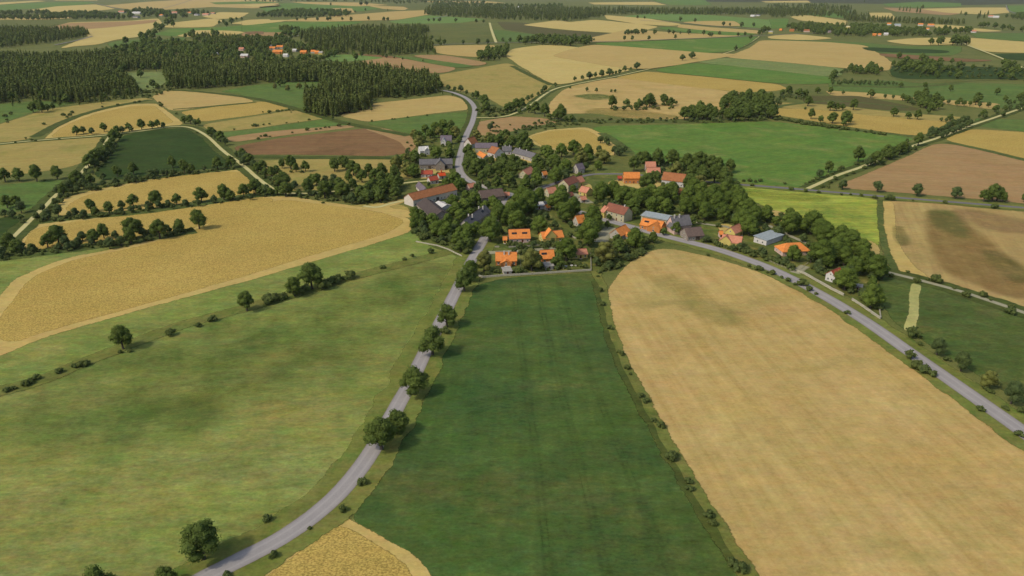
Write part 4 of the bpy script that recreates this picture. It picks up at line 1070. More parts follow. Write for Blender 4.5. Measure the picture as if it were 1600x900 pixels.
def near_road(g, d):
    q = Vector((g.x, g.y))
    for line in ROADPX:
        for i in range(len(line) - 1):
            a, b = line[i], line[i + 1]; ab = b - a
            t = max(0, min(1, (q - a).dot(ab) / max(1e-6, ab.length_squared)))
            if (a + ab * t - q).length < d: return True
    return False
def clear_of_houses(x, y, h, kind, lim=.28):
    s = SCL(y); wd = h * (.42 if kind != 'C' else .18) * s; top = y - h * s * .93; bot = y - h * s * .22
    g = G(x, y)
    for H_ in HOUSES:
        d = Vector((g.x - H_['c'].x, g.y - H_['c'].y)); ca, sa = math.cos(H_['ang']), math.sin(H_['ang'])
        lx, ly = d.x * ca + d.y * sa, -d.x * sa + d.y * ca
        if abs(lx) < H_['L'] / 2 + h * .18 and abs(ly) < H_['W'] / 2 + h * .18: return False
        bx = H_['box']
        ox = min(x + wd, bx[2]) - max(x - wd, bx[0]); oy = min(bot, bx[3]) - max(top, bx[1])
        if ox > 0 and oy > 0 and y > (bx[1] + bx[3]) / 2 and ox * oy > lim * (bx[2] - bx[0]) * (bx[3] - bx[1]): return False
    return True
def scatter(place, poly, n, mix, mind=4.0, houses=True, road=3.5, grp=None, lim=.28):
    """uneven natural planting inside an outline; mix: list of (kind, weight, hmin, hmax)"""
    v = [float(t) for t in poly.replace(',', ' ').split()]; p = [(v[i], v[i + 1]) for i in range(0, len(v), 2)]
    gp = [G(*q) for q in p]; gx0, gx1 = min(g.x for g in gp), max(g.x for g in gp); gy0, gy1 = min(g.y for g in gp), max(g.y for g in gp)
    pg = [(g.x, g.y) for g in gp]
    cell = {}; cnt = 0; tries = 0
    wts = [m[1] for m in mix]
    while cnt < n and tries < n * 14:
        tries += 1
        x, y = random.uniform(gx0, gx1), random.uniform(gy0, gy1)
        if not inpoly(x, y, pg): continue
        m = random.choices(mix, wts)[0]; h = random.uniform(m[2], m[3])
        md = mind * (.5 if m[0] == 'B' else 1)
        ci, cj = int(x // mind), int(y // mind); ok = True
        for a in (-1, 0, 1):
            for b in (-1, 0, 1):
                for (qx, qy) in cell.get((ci + a, cj + b), ()):
                    if (qx - x) ** 2 + (qy - y) ** 2 < md * md: ok = False
        if not ok: continue
        px = PX((x, y, 0))
        if road and near_road(Vector((x, y, 0)), road + h * .12): continue
        if houses and not clear_of_houses(px[0], px[1], h, m[0], lim): continue
        cell.setdefault((ci, cj), []).append((x, y)); cnt += 1
        TREES.append(dict(k=m[0], x=px[0], y=px[1], h=h, place=place, grp=grp))
# ---- avenue and foreground
T('O', 'on the field road verge', '726 455 13; 699 511 12; 676 555 12.5; 648 617 12; 597 703 12.5; 621 678 9; 319 874 12.4; 158 948 12; 262 918 6.5')
T('B', 'on the field road verge', '427 872 3.6; 418 814 3.2; 484 827 1.6; 536 799 3.4; 566 757 3.6; 355 902 3; 694 521 4.5')
T('O', 'on the boundary below the biggest gold field', '193 546 11.5; 386 486 10.5; 461 463 10.5; 488 452 14')
T('B', 'on the boundary below the biggest gold field', '11 612 2.4; 21 609 2.0; 40 603 3.2; 46 600 3; 58 593 3; 93 583 2.8; 117 575 2.6; 129 573 3.4; 136 571 3; 203 550 2.2; 188 552 2; 267 524 4; 310 511 3; 333 502 4; 421 473 6; 430 471 5.5; 440 468 5; 417 476 2; 466 461 5; 478 456 6; 508 452 7; 519 444 6; 526 441 5.5; 536 437 2.5; 548 435 5.5; 541 437 3; 598 420 2.6; 632 407 2.2; 644 402 3; 673 396 4; 440 470 2; 472 462 2; 499 449 2')
T('B', 'in the strip between green and tan field', '934 433 2; 938 456 4; 941 478 3.4; 953 515 3.5; 971 555 3.4; 966 551 2.2; 980 577 3; 984 586 1.8; 1001 621 3; 1009 629 3; 1021 659 2.4; 1032 668 4; 1048 719 5; 1053 714 3; 1076 755 3; 1078 766 2.6; 1107 809 4; 1112 821 3.2; 1143 883 3.8; 1155 892 4.2')
T('B', 'on the tan field side of the road', '1106 400 2; 1170 417 2.2; 1185 423 4; 1198 427 2; 1207 429 3.8; 1221 435 2; 1231 440 3; 1242 446 2.2; 1254 447 5; 1264 455 3.4; 1275 461 2; 1324 491 2.8; 1421 560 5; 1432 577 4.8; 1444 582 4.6; 1456 588 3.4; 1532 642 2.6; 1592 682 3')
T('B', 'between right hand road and green field', '1425 527 6.2; 1438 529 2; 1437 539 2.2; 1480 564 2.6; 1548 615 2.4; 1540 610 2.4; 1594 644 3; 1570 640 2')
T('R', 'between right hand road and green field', '1463 555 8; 1501 580 8; 1579 631 9')
T('W', 'between right hand road and green field', '1543 606 8.5')
T('B', 'along the narrow lane, right edge', '1393 432 2.2; 1432 441 3; 1462 441 5.5; 1434 436 2; 1509 464 4; 1535 464 4; 1578 491 5; 1580 482 3; 1417 426 2; 1448 438 2; 1490 452 2; 1548 470 2')
T('L', 'overhanging the yellow bungalow', '885 408 15.5')
T('L', 'hanging over the white cottage', '1319 453 14.5')
# ---- hedgerows on the left
T('O', 'between upper and middle gold fields', '143 331 9.5; 150 337 7; 171 334 9; 209 323 10; 245 323 12.5; 315 316 12; 350 313 12; 382 308 10.5; 397 303 11; 277 320 8.5; 360 314 8')
T('R', 'between upper and middle gold fields', '67 331 5.5; 58 345 5.5; 75 342 6.5; 92 339 8.5; 118 338 5.5; 132 340 5.5; 191 327 6; 206 333 5.2; 233 327 5.5; 264 324 5.5; 291 323 5; 310 323 5; 335 317 5.5; 391 313 5; 248 326 6')
T('B', 'between upper and middle gold fields', '87 344 1.6; 183 330 2; 223 330 2; 240 326 1.6; 345 318 2; 372 314 2; 300 324 1.6; 160 338 2; 215 333 1.6; 110 343 2; 322 320 1.6; 381 312 1.6')
T('O', 'between middle and biggest gold fields', '18 393 12; 92 383 13; 28 396 9; 163 373 10; 210 372 14; 250 373 12; 312 358 12.5; 148 380 9; 75 387 9; 205 381 10; 282 364 9.5')
T('R', 'between middle and biggest gold fields', '5 401 6; 51 394 5.5; 103 386 7; 124 386 6; 130 377 6; 181 374 5.5; 172 389 6.5; 190 385 6.5; 224 371 6; 262 365 6; 235 374 3; 34 395 7')
T('B', 'between middle and biggest gold fields', '60 394 2; 140 386 2; 113 388 2; 264 370 2; 276 369 2.4; 293 361 2.2; 88 388 2; 8 404 2; 198 386 2')
T('O', 'in the hedge under the small dark field', '100 306 10; 121 291 13; 184 276 9; 209 273 11; 270 262 10; 289 271 12; 300 271 9; 340 265 11; 362 262 10; 142 290 9')
T('R', 'in the hedge under the small dark field', '110 298 8; 127 286 7; 122 302 6; 143 298 6; 162 281 5.5; 162 291 5.2; 181 289 5.5; 203 285 7; 219 284 5.2; 236 279 7; 245 275 6; 255 275 5.4; 270 275 6; 320 268 5.5; 94 305 8; 131 295 8')
T('B', 'in the hedge under the small dark field', '150 295 2; 172 288 2; 195 283 2; 228 280 2; 262 274 2; 280 272 2; 310 269 2; 330 268 2; 352 266 2; 232 276 2.5')
T('O', 'along the track between left meadows', '8 284 11; 30 283 11; 58 284 14; 90 280 12; 140 263 12; 150 256 13; 12 325 10; 26 324 9; 157 250 11; 165 244 11; 172 237 10; 178 222 12; 186 219 9; 176 230 10')
T('R', 'along the track between left meadows', '34 333 8; 20 341 6; 8 339 5; 33 344 4; 148 262 7; 160 255 7; 168 248 7; 176 243 7; 180 234 7; 161 224 5')
T('B', 'along the track between left meadows', '70 283 2; 85 300 3; 76 308 2.4; 3 336 3; 12 402 2; 36 349 3; 97 290 2')
T('O', 'in the row below the round gold field', '120 211 10; 163 206 10; 202 205 9; 222 203 12; 238 202 10; 247 200 9; 288 193 9; 298 194 10; 311 197 8; 183 210 10; 330 213 10; 345 222 11')
T('R', 'in the row below the round gold field', '131 209 7; 144 210 7; 206 206 6; 256 200 6.5; 306 197 7; 175 213 6; 192 208 7')
T('R', 'on the track curve by the dark field', '352 227 8; 340 220 8; 335 213 7; 370 246 6; 378 250 7; 386 256 9; 396 262 6; 381 258 7; 391 252 7')
T('O', 'on the track curve by the dark field', '380 249 10; 390 257 10; 403 271 10; 410 267 10; 415 276 8; 425 277 9; 433 275 9')
T('B', 'above the round gold field', '99 181 4.5; 110 182 5.5; 105 184 3; 113 177 4; 184 165 4; 211 161 3.4; 218 160 3.6; 232 154 4.5; 160 168 3; 69 195 3.5; 252 167 6; 250 162 4; 276 179 3.5; 40 217 2.4; 50 220 2.6; 56 221 2.8; 24 223 2; 93 218 2; 308 208 2.4; 366 203 2.6; 398 198 5; 8 183 5; 11 189 4; 17 179 4.5; 12 192 3')
T('O', 'beside the conifer wood on the left slope', '52 176 13; 66 176 14; 75 174 10; 83 172 9; 60 172 12; 240 138 13; 262 128 8; 231 138 5; 254 138 5')
scatter('low growth between upper and middle gold fields', '60,345 150,335 240,324 330,315 436,301 436,305 330,320 240,331 150,341 60,350', 55, [('B', 3, 1.6, 3.4), ('R', 1, 4, 6)], 3, False)
scatter('low growth between middle and biggest gold fields', '0,400 60,392 110,386 172,378 240,368 305,357 305,363 240,375 172,387 110,392 60,400 0,408', 55, [('B', 3, 1.6, 3.4), ('R', 1.4, 4, 6.5)], 3, False)
scatter('low growth under the small dark field', '130,298 200,282 250,275 330,267 372,261 372,265 330,270 250,280 200,288 140,302', 50, [('B', 3, 1.6, 3.4), ('R', 1.4, 4, 6.5)], 3, False)
scatter('low growth in the belt above the biggest gold field', '440,300 480,303 540,298 600,292 625,290 625,312 600,318 540,320 490,312 440,308', 80, [('B', 3, 1.8, 3.6), ('R', 1.4, 4.5, 7), ('O', 1, 9, 12)], 4, False)
scatter('low growth along the left tracks', '60,335 100,292 140,255 160,225 175,218 182,228 160,262 120,300 80,332', 70, [('B', 3, 1.8, 3.6), ('R', 1.6, 4.5, 7)], 4, False)
scatter('low growth at the small dark field corner', '400,258 425,270 440,290 430,296 410,280 392,262', 24, [('B', 2, 1.8, 3.6), ('R', 2, 4.5, 7)], 4, False)
# ---- orchard rows in the meadow west of the village
T('O', 'in the meadow below the ploughed field', '441 263 9; 455 265 13; 463 269 8; 478 268 9; 523 268 11.5; 541 265 12; 535 262 10; 552 274 13; 560 276 11; 577 275 11; 597 278 12; 620 264 12; 566 285 11; 585 284 11; 596 291 12; 545 285 10; 606 286 9; 617 281 12; 600 300 10; 612 296 11; 624 292 10')
T('O', 'in the belt above the biggest gold field', '400 301 11; 407 306 7; 423 306 7; 434 305 7; 447 307 11; 436 292 10; 444 294 13; 482 304 12.5; 488 290 9; 495 291 10; 508 309 13; 536 311 14; 531 300 11; 563 313 12; 576 306 11; 587 309 10; 598 304 10; 552 298 10')
T('R', 'in the belt above the biggest gold field', '461 297 7; 414 276 6; 509 288 7; 522 289 8; 541 264 6; 550 319 8; 580 313 7; 530 295 6; 622 306 6; 418 304 7')
T('B', 'in the belt above the biggest gold field', '470 309 2; 495 309 3; 505 318 2; 527 314 3; 540 316 2; 560 319 3; 573 320 2; 609 315 3.5; 600 318 2; 466 304 3; 582 318 3; 610 303 5; 455 270 3; 472 270 3')
T('B', 'on the grassy banks between the left stripes', '403 197 3.5; 412 196 3.5; 421 195 3.5; 448 193 2.6; 466 191 2; 483 188 3.5; 404 218 4; 408 214 3; 415 214 5.5; 422 214 2; 457 208 2.8; 480 204 5; 494 203 3; 501 202 3; 508 200 3.4; 514 200 3.6; 530 198 5.6; 545 196 4.6; 421 177 6; 434 175 4.6; 441 174 4; 447 174 3; 452 173 4; 458 173 3; 581 190 3.4; 613 187 3; 617 187 3; 637 184 3; 667 181 3; 411 176 3; 455 176 2.4')
# ---- village: named big trees
T('W', 'among the front gardens of the village', '757 424 14.5; 831 424 15; 945 411 14.5')
T('L', 'among the front gardens of the village', '766 378 17; 790 374 17; 846 378 18; 884 406 17; 918 384 17; 902 372 16; 880 372 17; 856 363 18; 926 358 17; 991 390 16; 735 431 10')
T('O', 'among the front gardens of the village', '810 413 9; 868 412 8; 872 418 8; 964 388 9; 1012 373 12; 1020 380 7; 1037 368 5; 951 345 5; 949 357 5.5; 1056 366 8.5; 812 429 4; 930 412 4; 1081 352 6; 1018 342 7; 992 342 9; 735 440 8; 903 402 6; 968 396 9')
T('L', 'in the big clump of trees beside the crossroads', '813 340 17; 826 333 18; 845 348 17; 868 352 17; 884 348 17; 895 340 16; 800 350 17; 780 352 17; 834 340 17; 857 336 17; 815 322 16; 842 319 15; 872 330 16; 888 328 15; 798 335 16; 786 334 16; 862 316 12; 808 360 15; 870 312 15; 877 316 14; 906 335 15')
T('L', 'in the wooded belt east of the small paved square', '938 315 17; 958 312 17; 973 322 17; 989 322 15; 1001 324 17; 1016 318 17; 1030 322 17; 1044 318 16; 1060 325 16; 1075 320 16; 1092 330 16; 1107 326 17; 1122 334 17; 1138 330 17; 1152 338 17; 1165 345 17; 1100 345 14; 1130 348 13; 1175 352 15; 1158 360 15; 1070 335 14; 1040 334 13; 1015 332 12; 985 333 11; 1095 312 15; 1115 318 16; 1132 312 16; 1150 318 16; 1050 308 14; 1082 306 15')
T('L', 'behind the broad orange house and its glazed shed', '1232 366 16; 1241 360 14; 1266 366 17; 1290 384 16; 1310 386 16; 1281 374 14; 1327 393 15; 1300 407 15; 1282 415 17; 1318 415 13; 1344 402 13; 1196 344 12; 1212 352 7; 1170 368 14; 1322 450 15; 1366 436 15; 1350 420 14; 1335 430 13; 1238 408 11; 1305 400 14; 1372 424 10; 1360 481 14; 1362 448 7')
T('O', 'along the north edge of the village behind the lane', '990 268 14; 1000 256 11; 1008 260 14; 1027 260 16; 1050 261 15; 1072 268 15; 1090 268 17; 1110 270 16; 1120 272 15; 1140 270 12; 1082 282 14; 1096 288 15; 1116 286 15; 1130 290 14; 1020 278 6; 1026 285 9; 1013 286 5; 1076 300 14; 1136 302 14; 1010 300 15; 1060 274 10')
T('W', 'along the north edge of the village behind the lane', '1057 276 14; 1133 282 14; 1092 298 14; 1100 278 12')
T('L', 'between the gold field corner and the north lane', '855 250 15; 877 246 15; 896 242 16; 918 247 14; 922 254 9; 905 254 12; 866 263 15; 884 270 13; 934 266 10; 868 287 15; 860 258 10; 846 256 6; 835 268 9; 838 292 12; 876 272 8; 905 280 7; 895 302 8; 838 282 12; 820 297 10')
T('W', 'between the gold field corner and the north lane', '905 243 11; 908 257 14; 944 256 13; 938 250 11')
T('R', 'between the gold field corner and the north lane', '938 224 7; 947 226 7; 950 228 5; 960 242 8; 968 244 8; 976 238 6; 966 238 7; 936 240 7; 883 280 8; 914 268 8')
T('W', 'west of the north road among the white cottages', '648 217 12; 655 230 13; 619 266 13; 686 215 12; 711 215 13; 637 275 14; 744 219 12; 764 222 12; 793 227 12; 635 255 11')
T('L', 'west of the north road among the white cottages', '665 210 12; 680 206 13; 692 203 13; 672 216 11; 698 214 10; 682 248 12; 703 247 12; 648 250 10; 646 277 13; 632 254 9; 655 216 9; 705 216 9; 662 222 8; 700 228 6; 718 222 7; 637 262 8; 712 290 12; 698 299 12; 716 300 12; 707 284 9; 722 296 10; 672 301 6; 690 303 9; 728 313 9')
T('O', 'around the courtyard farm east of the north road', '732 246 12; 738 262 14; 752 272 14; 745 275 15; 730 268 12; 758 268 13; 763 278 12; 768 259 9; 777 276 12; 788 268 12; 800 277 13; 802 259 11; 812 262 5; 787 255 9; 795 293 12; 775 293 9; 754 287 12; 738 297 13; 808 228 10; 779 229 12; 790 222 13; 800 232 13; 815 230 14; 826 234 12; 772 222 8; 820 222 12; 766 228 10; 836 262 9; 845 268 9; 853 292 12; 822 290 9; 773 303 6; 782 306 8; 736 305 10')
T('R', 'around the courtyard farm east of the north road', '806 210 5; 766 205 8; 828 268 7; 820 262 6; 761 258 7; 762 296 6; 748 301 8; 767 305 6; 740 312 8')
T('L', 'in the overgrown yard below the dark roofed barn', '708 327 12; 712 338 12; 725 334 12; 706 347 12; 720 350 12; 732 328 10; 700 356 11; 676 357 12; 650 348 12; 652 360 13; 742 322 12; 775 333 12; 770 325 11; 684 370 12; 698 372 12; 718 374 10; 732 372 10; 740 368 9; 745 362 8; 726 384 11; 715 385 10; 712 362 9; 727 346 9; 735 340 8; 780 345 11; 690 362 9; 758 330 9')
scatter('in the shrubbery behind the tumbled dry stone wall', '642,350 655,345 672,352 690,360 720,365 742,366 740,385 728,400 720,396 700,386 670,378 648,372', 70, [('R', 3, 5, 8.5), ('B', 3, 2.5, 4.5), ('O', 1, 8, 11)], 4)
scatter('in the gardens around the courtyard farm', '730,215 790,212 860,240 900,262 905,275 880,295 830,300 780,300 735,285 722,262 726,235', 90, [('R', 3, 4, 8), ('B', 4, 2, 4), ('O', 2, 8, 12)], 5)
scatter('in the gardens west of the north road', '640,215 700,200 722,205 712,262 722,300 700,300 660,290 625,285 630,240', 60, [('R', 3, 4, 8), ('B', 4, 2, 4), ('O', 2, 8, 12)], 5)
scatter('in the farmyard hedges', '700,318 745,305 760,318 745,340 725,360 700,366 700,340', 50, [('R', 3, 4, 7), ('B', 4, 2, 4)], 4)
scatter('under the crossroads trees', '770,320 810,316 900,325 930,345 925,372 900,385 800,382 772,372', 60, [('L', 1, 10, 14), ('R', 3, 5, 8), ('B', 3, 2, 4)], 5)
scatter('in the gardens east of the paved square', '925,300 1000,305 1060,300 1120,300 1150,312 1190,345 1200,370 1160,366 1100,355 1050,335 990,335 930,325', 110, [('L', 1, 10, 14), ('R', 3, 5, 8), ('B', 4, 2, 4)], 5)
scatter('on the village edge by the yellow green field', '1160,340 1200,330 1260,352 1330,385 1385,415 1380,440 1350,470 1330,458 1290,425 1240,395 1190,375', 80, [('L', 1, 9, 13), ('R', 3, 5, 9), ('B', 4, 2, 4)], 5)
scatter('in the roadside hedge of the village gardens', '1095,375 1120,378 1190,396 1245,418 1240,424 1190,406 1100,384', 55, [('B', 5, 1.8, 3.6), ('R', 1, 4, 6)], 2.4, road=4.2, lim=.15)
scatter('along the roadside wall hedge', '1262,420 1290,434 1330,460 1375,488 1370,475 1330,440 1280,418', 60, [('B', 4, 2, 4), ('R', 2, 4, 7)], 3, lim=.2)
scatter('in the front gardens behind the field wall', '750,425 745,432 920,420 920,410 880,412 830,415 800,426', 34, [('B', 5, 1.5, 3.2)], 2.5, lim=.12)
scatter('in the corner garden hedges', '925,395 965,392 1000,378 1020,372 1010,392 960,410 928,418', 50, [('B', 4, 2, 4), ('R', 2, 4, 7)], 3, lim=.15)
scatter('between the back lane and the front houses', '790,388 925,378 930,398 880,400 868,404 840,400 808,402', 26, [('B', 4, 2, 4), ('R', 2, 4, 6)], 3.4, lim=.12)
scatter('in the hedge along the back lane fence', '790,380 860,378 862,382 792,386', 26, [('B', 4, 1.6, 2.4)], 1.8, lim=.12)
scatter('in the gardens north of the lane', '980,250 1060,255 1130,262 1145,285 1120,300 1060,298 1010,298 1040,280 985,272', 60, [('O', 1, 10, 13), ('R', 3, 5, 8), ('B', 4, 2, 4)], 5)
# ---- east: lane trees and far hedges
T('R', 'by the grey lane below the stubble field', '1316 296 7.5; 1370 300 8.5; 1432 306 8.5; 1493 310 8.5')
T('O', 'by the grey lane below the stubble field', '1537 315 9; 1550 315 13; 1566 316 8; 1557 314 10; 1600 316 7')
T('B', 'along the grey lane east of the village', '1236 297 4; 1258 300 3.4; 1279 302 3; 1314 305 2.4; 1329 305 2; 1345 307 3; 1367 310 3.4; 1389 313 5.6; 1426 314 1.6; 1477 318 3; 1553 326 4.6; 1162 284 3; 1171 284 3.6; 1180 285 2.8; 1188 284 3.4; 1139 288 3; 1151 290 5; 1175 291 3; 1226 288 2.4')
T('O', 'along the straight pale track to the right', '1294 270 11; 1340 253 14; 1367 258 13; 1384 247 12; 1360 258 9; 1373 254 9; 1388 250 10; 1434 228 13; 1405 242 11; 1395 246 10; 1412 238 10')
T('R', 'along the straight pale track to the right', '1280 278 7; 1452 216 8; 1462 213 9; 1455 210 8; 1481 202 8; 1488 200 9; 1496 198 9; 1504 194 9; 1510 192 8; 1470 216 7; 1478 213 7; 1486 210 7; 1494 207 8; 1502 204 8; 1510 200 8; 1515 197 7; 1417 224 5; 1420 238 6; 1428 235 5; 1410 240 7; 1356 260 8; 1470 208 7; 1476 205 7')
T('B', 'along the straight pale track to the right', '1259 288 2; 1265 286 2.6; 1270 284 3; 1277 281 3.4; 1293 276 3; 1301 273 2.6; 1284 293 3.4; 1294 294 3; 1297 286 3.6; 1305 281 4.4; 1332 272 4; 1322 275 2.8; 1338 258 4; 1312 268 4; 1315 264 4; 1350 264 4; 1380 258 3; 1430 234 3')
scatter('beyond the straight pale track on the right edge', '1515,192 1560,168 1600,150 1640,145 1640,160 1600,172 1560,186 1530,196', 44, [('R', 3, 6, 9), ('O', 2, 8, 12)], 6, False)
T('O', 'scattered above the big bright green field', '1267 186 12; 1282 192 8; 1300 193 13; 1321 195 15; 1326 191 10; 1262 166 13; 1297 173 13; 1307 173 10; 1316 172 8; 1333 172 14; 1222 150 10; 1232 149 14; 1248 152 12; 1258 151 10; 1277 146 10; 1297 147 11; 1360 153 12; 1396 182 11; 1418 186 9; 1433 187 12; 1484 190 9; 1318 197 8')
T('R', 'scattered above the big bright green field', '1317 148 6; 1382 154 6; 1395 155 6; 1478 191 5; 1470 190 5; 1481 163 7; 1530 168 7; 1544 168 7; 1258 172 4; 1214 168 4')
T('O', 'standing alone in the far right meadows', '1445 138 10; 1485 143 10; 1557 149 11; 1495 124 12; 1407 137 9; 1570 160 9; 1450 178 8')
T('O', 'in the bush island of the stubble field', '956 169 16; 980 167 10; 999 169 12; 1010 168 15; 1015 166 16; 1037 164 15; 1048 166 12; 994 172 9')
scatter('in the bush island of the stubble field', '942,170 960,164 1000,163 1050,163 1076,165 1040,172 1000,174 965,174', 36, [('B', 3, 3, 5), ('R', 2, 5, 7)], 4, False)
T('O', 'beside the pale track north of the village', '806 173 16; 798 175 13; 792 176 11; 815 170 14; 836 178 15; 826 176 10; 851 182 16; 876 189 19; 870 187 12; 884 190 7; 893 190 8; 866 186 8; 858 186 7; 812 178 7; 745 155 12; 752 160 10; 757 166 16; 760 176 14; 759 174 12')
T('R', 'beside the pale track north of the village', '825 158 8; 831 155 7; 841 150 6; 847 147 7; 851 144 9; 868 136 7; 701 142 9; 711 143 7; 720 144 10; 729 148 6; 739 154 8; 707 150 4; 729 145 4')
scatter('in the scrub beside the northern pale track', '755,170 790,172 800,178 770,184 745,182 745,172', 34, [('B', 3, 3, 4.6), ('R', 1, 4, 7)], 4, False, 2)
scatter('in the scrub behind the bright green field', '860,186 930,188 1060,185 1060,192 930,194 850,200 815,206 800,203 830,196', 110, [('B', 5, 2, 3.6), ('R', .4, 4, 6)], 3.4, False, 2)
scatter('in the wood behind the big bright green field', '1064,190 1072,180 1100,174 1120,180 1128,166 1148,156 1190,156 1212,160 1206,172 1206,188 1160,192 1100,193', 130, [('O', 4, 13, 19), ('R', 2, 6, 9), ('B', 2, 3, 5)], 5.5, False)
scatter('in the scrub along the top edge of the bright green field', '1204,182 1300,198 1395,212 1395,215 1300,202 1204,187', 60, [('B', 5, 2, 4.4)], 3, False)
T('R', 'along the far curved pale track', '898 127 8; 910 125 7; 921 124 12; 930 121 8; 940 121 12; 952 119 13; 957 117 7; 962 117 7; 968 116 8; 976 112 10; 986 111 7; 995 109 13; 917 143 6; 932 144 6; 891 139 4; 955 145 5; 961 145 5; 1066 95 13; 1081 92 14; 1149 80 13')
T('R', 'dotted along the far roads in the middle', '976 63 12; 988 63 12; 1014 63 12; 1055 61 12; 1023 54 14; 1045 53 14; 1052 54 14; 1063 54 10; 1076 54 15; 1099 55 15; 1108 57 12; 1112 58 13; 1124 55 12; 1153 57 12; 1164 56 12; 1172 62 13; 996 29 14; 1007 30 14; 1063 33 18; 1086 35 16; 1130 41 16; 1140 41 12; 1159 43 20; 1177 42 14; 928 64 7')
scatter('in the far row left of the dotted trees', '976,52 1010,50 1010,54 976,55', 20, [('R', 1, 12, 15)], 12, False)
T('O', 'at the far crossroads', '1190 54 22; 1194 51 22; 1186 55 16; 1200 50 18')
scatter('in the far copse beside the grey road', '806,66 830,64 880,64 922,66 922,71 880,73 812,71', 50, [('O', 1, 18, 24)], 12, False)
scatter('in the copse by the sand track', '745,92 760,84 770,80 790,78 800,78 790,88 775,96 750,97', 42, [('O', 2, 14, 22), ('R', 1, 8, 11)], 8, False, 0)
T('R', 'along the far road left of the sand track', '694 70 14; 724 70 12; 747 70 16; 762 69 13; 786 66 12; 797 66 12; 678 34 14; 686 34 14; 670 34 14; 688 33 14; 712 35 16; 744 36 16; 756 36 14; 464 33 16; 478 32 16; 496 33 16; 512 33 18; 516 32 16; 535 32 14; 549 33 16; 576 32 16; 600 33 18; 606 33 16; 548 20 12; 555 20 12; 571 17 16; 606 17 10; 517 9 20; 564 9 30; 573 9 30; 604 91 9; 616 92 5; 629 94 6; 661 97 5')
T('O', 'at the edge of the small far meadow', '556 95 17')
T('W', 'in the round meadow group before the wood', '430 139 10; 450 142 10; 468 139 11')
T('O', 'in the round meadow group before the wood', '438 136 14; 444 134 10')
scatter('in the hedge under the far brown field', '760,190 800,196 870,196 868,202 800,206 780,218 762,214', 20, [('B', 5, 2, 3.6)], 3.4, False)
T('O', 'in front of the far pale fields on the left', '197 70 20; 222 62 22; 228 64 22; 234 58 22; 243 55 20; 240 62 20; 250 50 26; 245 46 26; 226 70 22; 290 60 16; 297 59 18; 302 57 22; 310 60 14; 318 58 14; 334 58 22; 340 57 20; 343 38 14; 350 37 18; 362 38 26; 354 42 20; 370 32 14; 378 32 16; 271 42 20; 255 45 18; 262 40 26; 268 38 28')
# ---- woods
wood_mix = [('C', 12, 12, 23), ('O', .7, 12, 17)]
scatter('in the conifer wood behind the middle meadow', '476,176 520,182 578,170 580,154 640,151 691,143 684,128 640,120 600,114 560,110 500,106 430,106 400,110 400,124 420,130 500,128 506,146 478,150', 1500, wood_mix, 5.5, False, 3)
scatter('in the conifer wood behind the middle meadow', '478,176 500,181 520,182 578,170 579,166 500,176 478,170', 60, [('C', 1, 15, 20)], 4.5, False, 3)
scatter('in the west half of the middle conifer wood', '268,138 300,140 400,132 400,106 340,104 300,98 258,104 256,118 262,128', 650, wood_mix, 6, False, 3)
scatter('in the large conifer wood on the left', '-60,168 0,162 50,150 52,156 85,160 135,160 160,150 216,146 206,131 182,122 178,112 255,108 262,103 230,96 150,94 80,98 -60,96', 2700, wood_mix, 7, False, 3)
scatter('in the open conifer rows by the left pale field', '-60,92 0,90 60,91 110,90 165,86 172,88 165,92 60,96 -60,98', 230, [('C', 4, 14, 20), ('O', .3, 12, 16)], 8, False, 0)
scatter('in the conifer wood below the far pale fields', '-60,77 0,76 60,70 85,66 120,61 140,55 132,50 100,48 0,48 -60,50', 800, [('C', 6, 17, 24), ('O', .8, 14, 20)], 11, False, 0)
scatter('in the conifer wood in the far middle', '470,64 500,82 510,84 600,87 676,82 674,66 655,58 672,50 664,45 560,47 500,50 472,54', 1100, [('C', 1, 18, 25)], 9, False, 0)
scatter('in the broadleaf wood on the left slope', '165,84 200,76 250,66 300,70 335,80 345,98 300,98 250,96 200,93 170,90', 330, [('O', 3, 14, 20), ('W', 1, 10, 14), ('C', 1, 14, 18)], 9, False, 0)
scatter('in the mixed wood around the far hamlet', '320,66 400,60 430,62 460,70 480,76 530,84 520,94 470,100 420,104 340,100 330,85', 420, [('O', 4, 13, 18), ('C', 2, 15, 20), ('W', 1, 10, 13)], 8, True, 0, lim=.12)
scatter('in the dark conifer belt before the far hamlet', '300,60 345,60 420,66 410,72 340,74 315,70', 240, [('C', 5, 16, 22), ('O', 1, 14, 18)], 10, False, 0)
scatter('along the far hamlet road', '430,45 470,47 474,58 450,64 430,62 445,52', 40, [('O', 1, 14, 20)], 10, False, 0)
scatter('in the far dark forest across the middle', '664,24 700,27 800,32 890,34 940,27 948,23 1100,24 1204,24 1290,24 1290,18 1200,17 1000,17 940,16 800,15 700,14 664,16', 1900, [('C', 6, 22, 32), ('O', .4, 18, 24)], 17, False, 0)
scatter('in the far broadleaf wood left of the dark forest', '680,6 760,8 820,10 880,8 880,14 800,15 700,14 670,12', 260, [('O', 3, 18, 26), ('C', 1, 20, 28)], 26, False, 0)
scatter('in the long far copse behind the dotted trees', '400,26 420,22 440,17 500,19 540,18 548,24 540,27 500,28 400,28', 240, [('O', 1, 18, 26)], 16, False, 0)
scatter('in the tree belt around the farthest village', '-60,32 0,31 60,32 110,31 150,31 195,31 195,27 150,20 100,22 60,28 0,27 -60,28', 260, [('O', 1, 16, 24)], 15, False, 0)
scatter('in the tree belt around the farthest village', '-60,22 0,21 80,21 82,24 -60,25', 60, [('O', 1, 20, 28)], 18, False, 0)
scatter('in the tree belt around the farthest village', '195,20 230,15 262,20 330,19 334,22 300,28 272,31 255,34 245,28 200,30', 130, [('O', 1, 18, 26)], 15, True, 0, lim=.15)
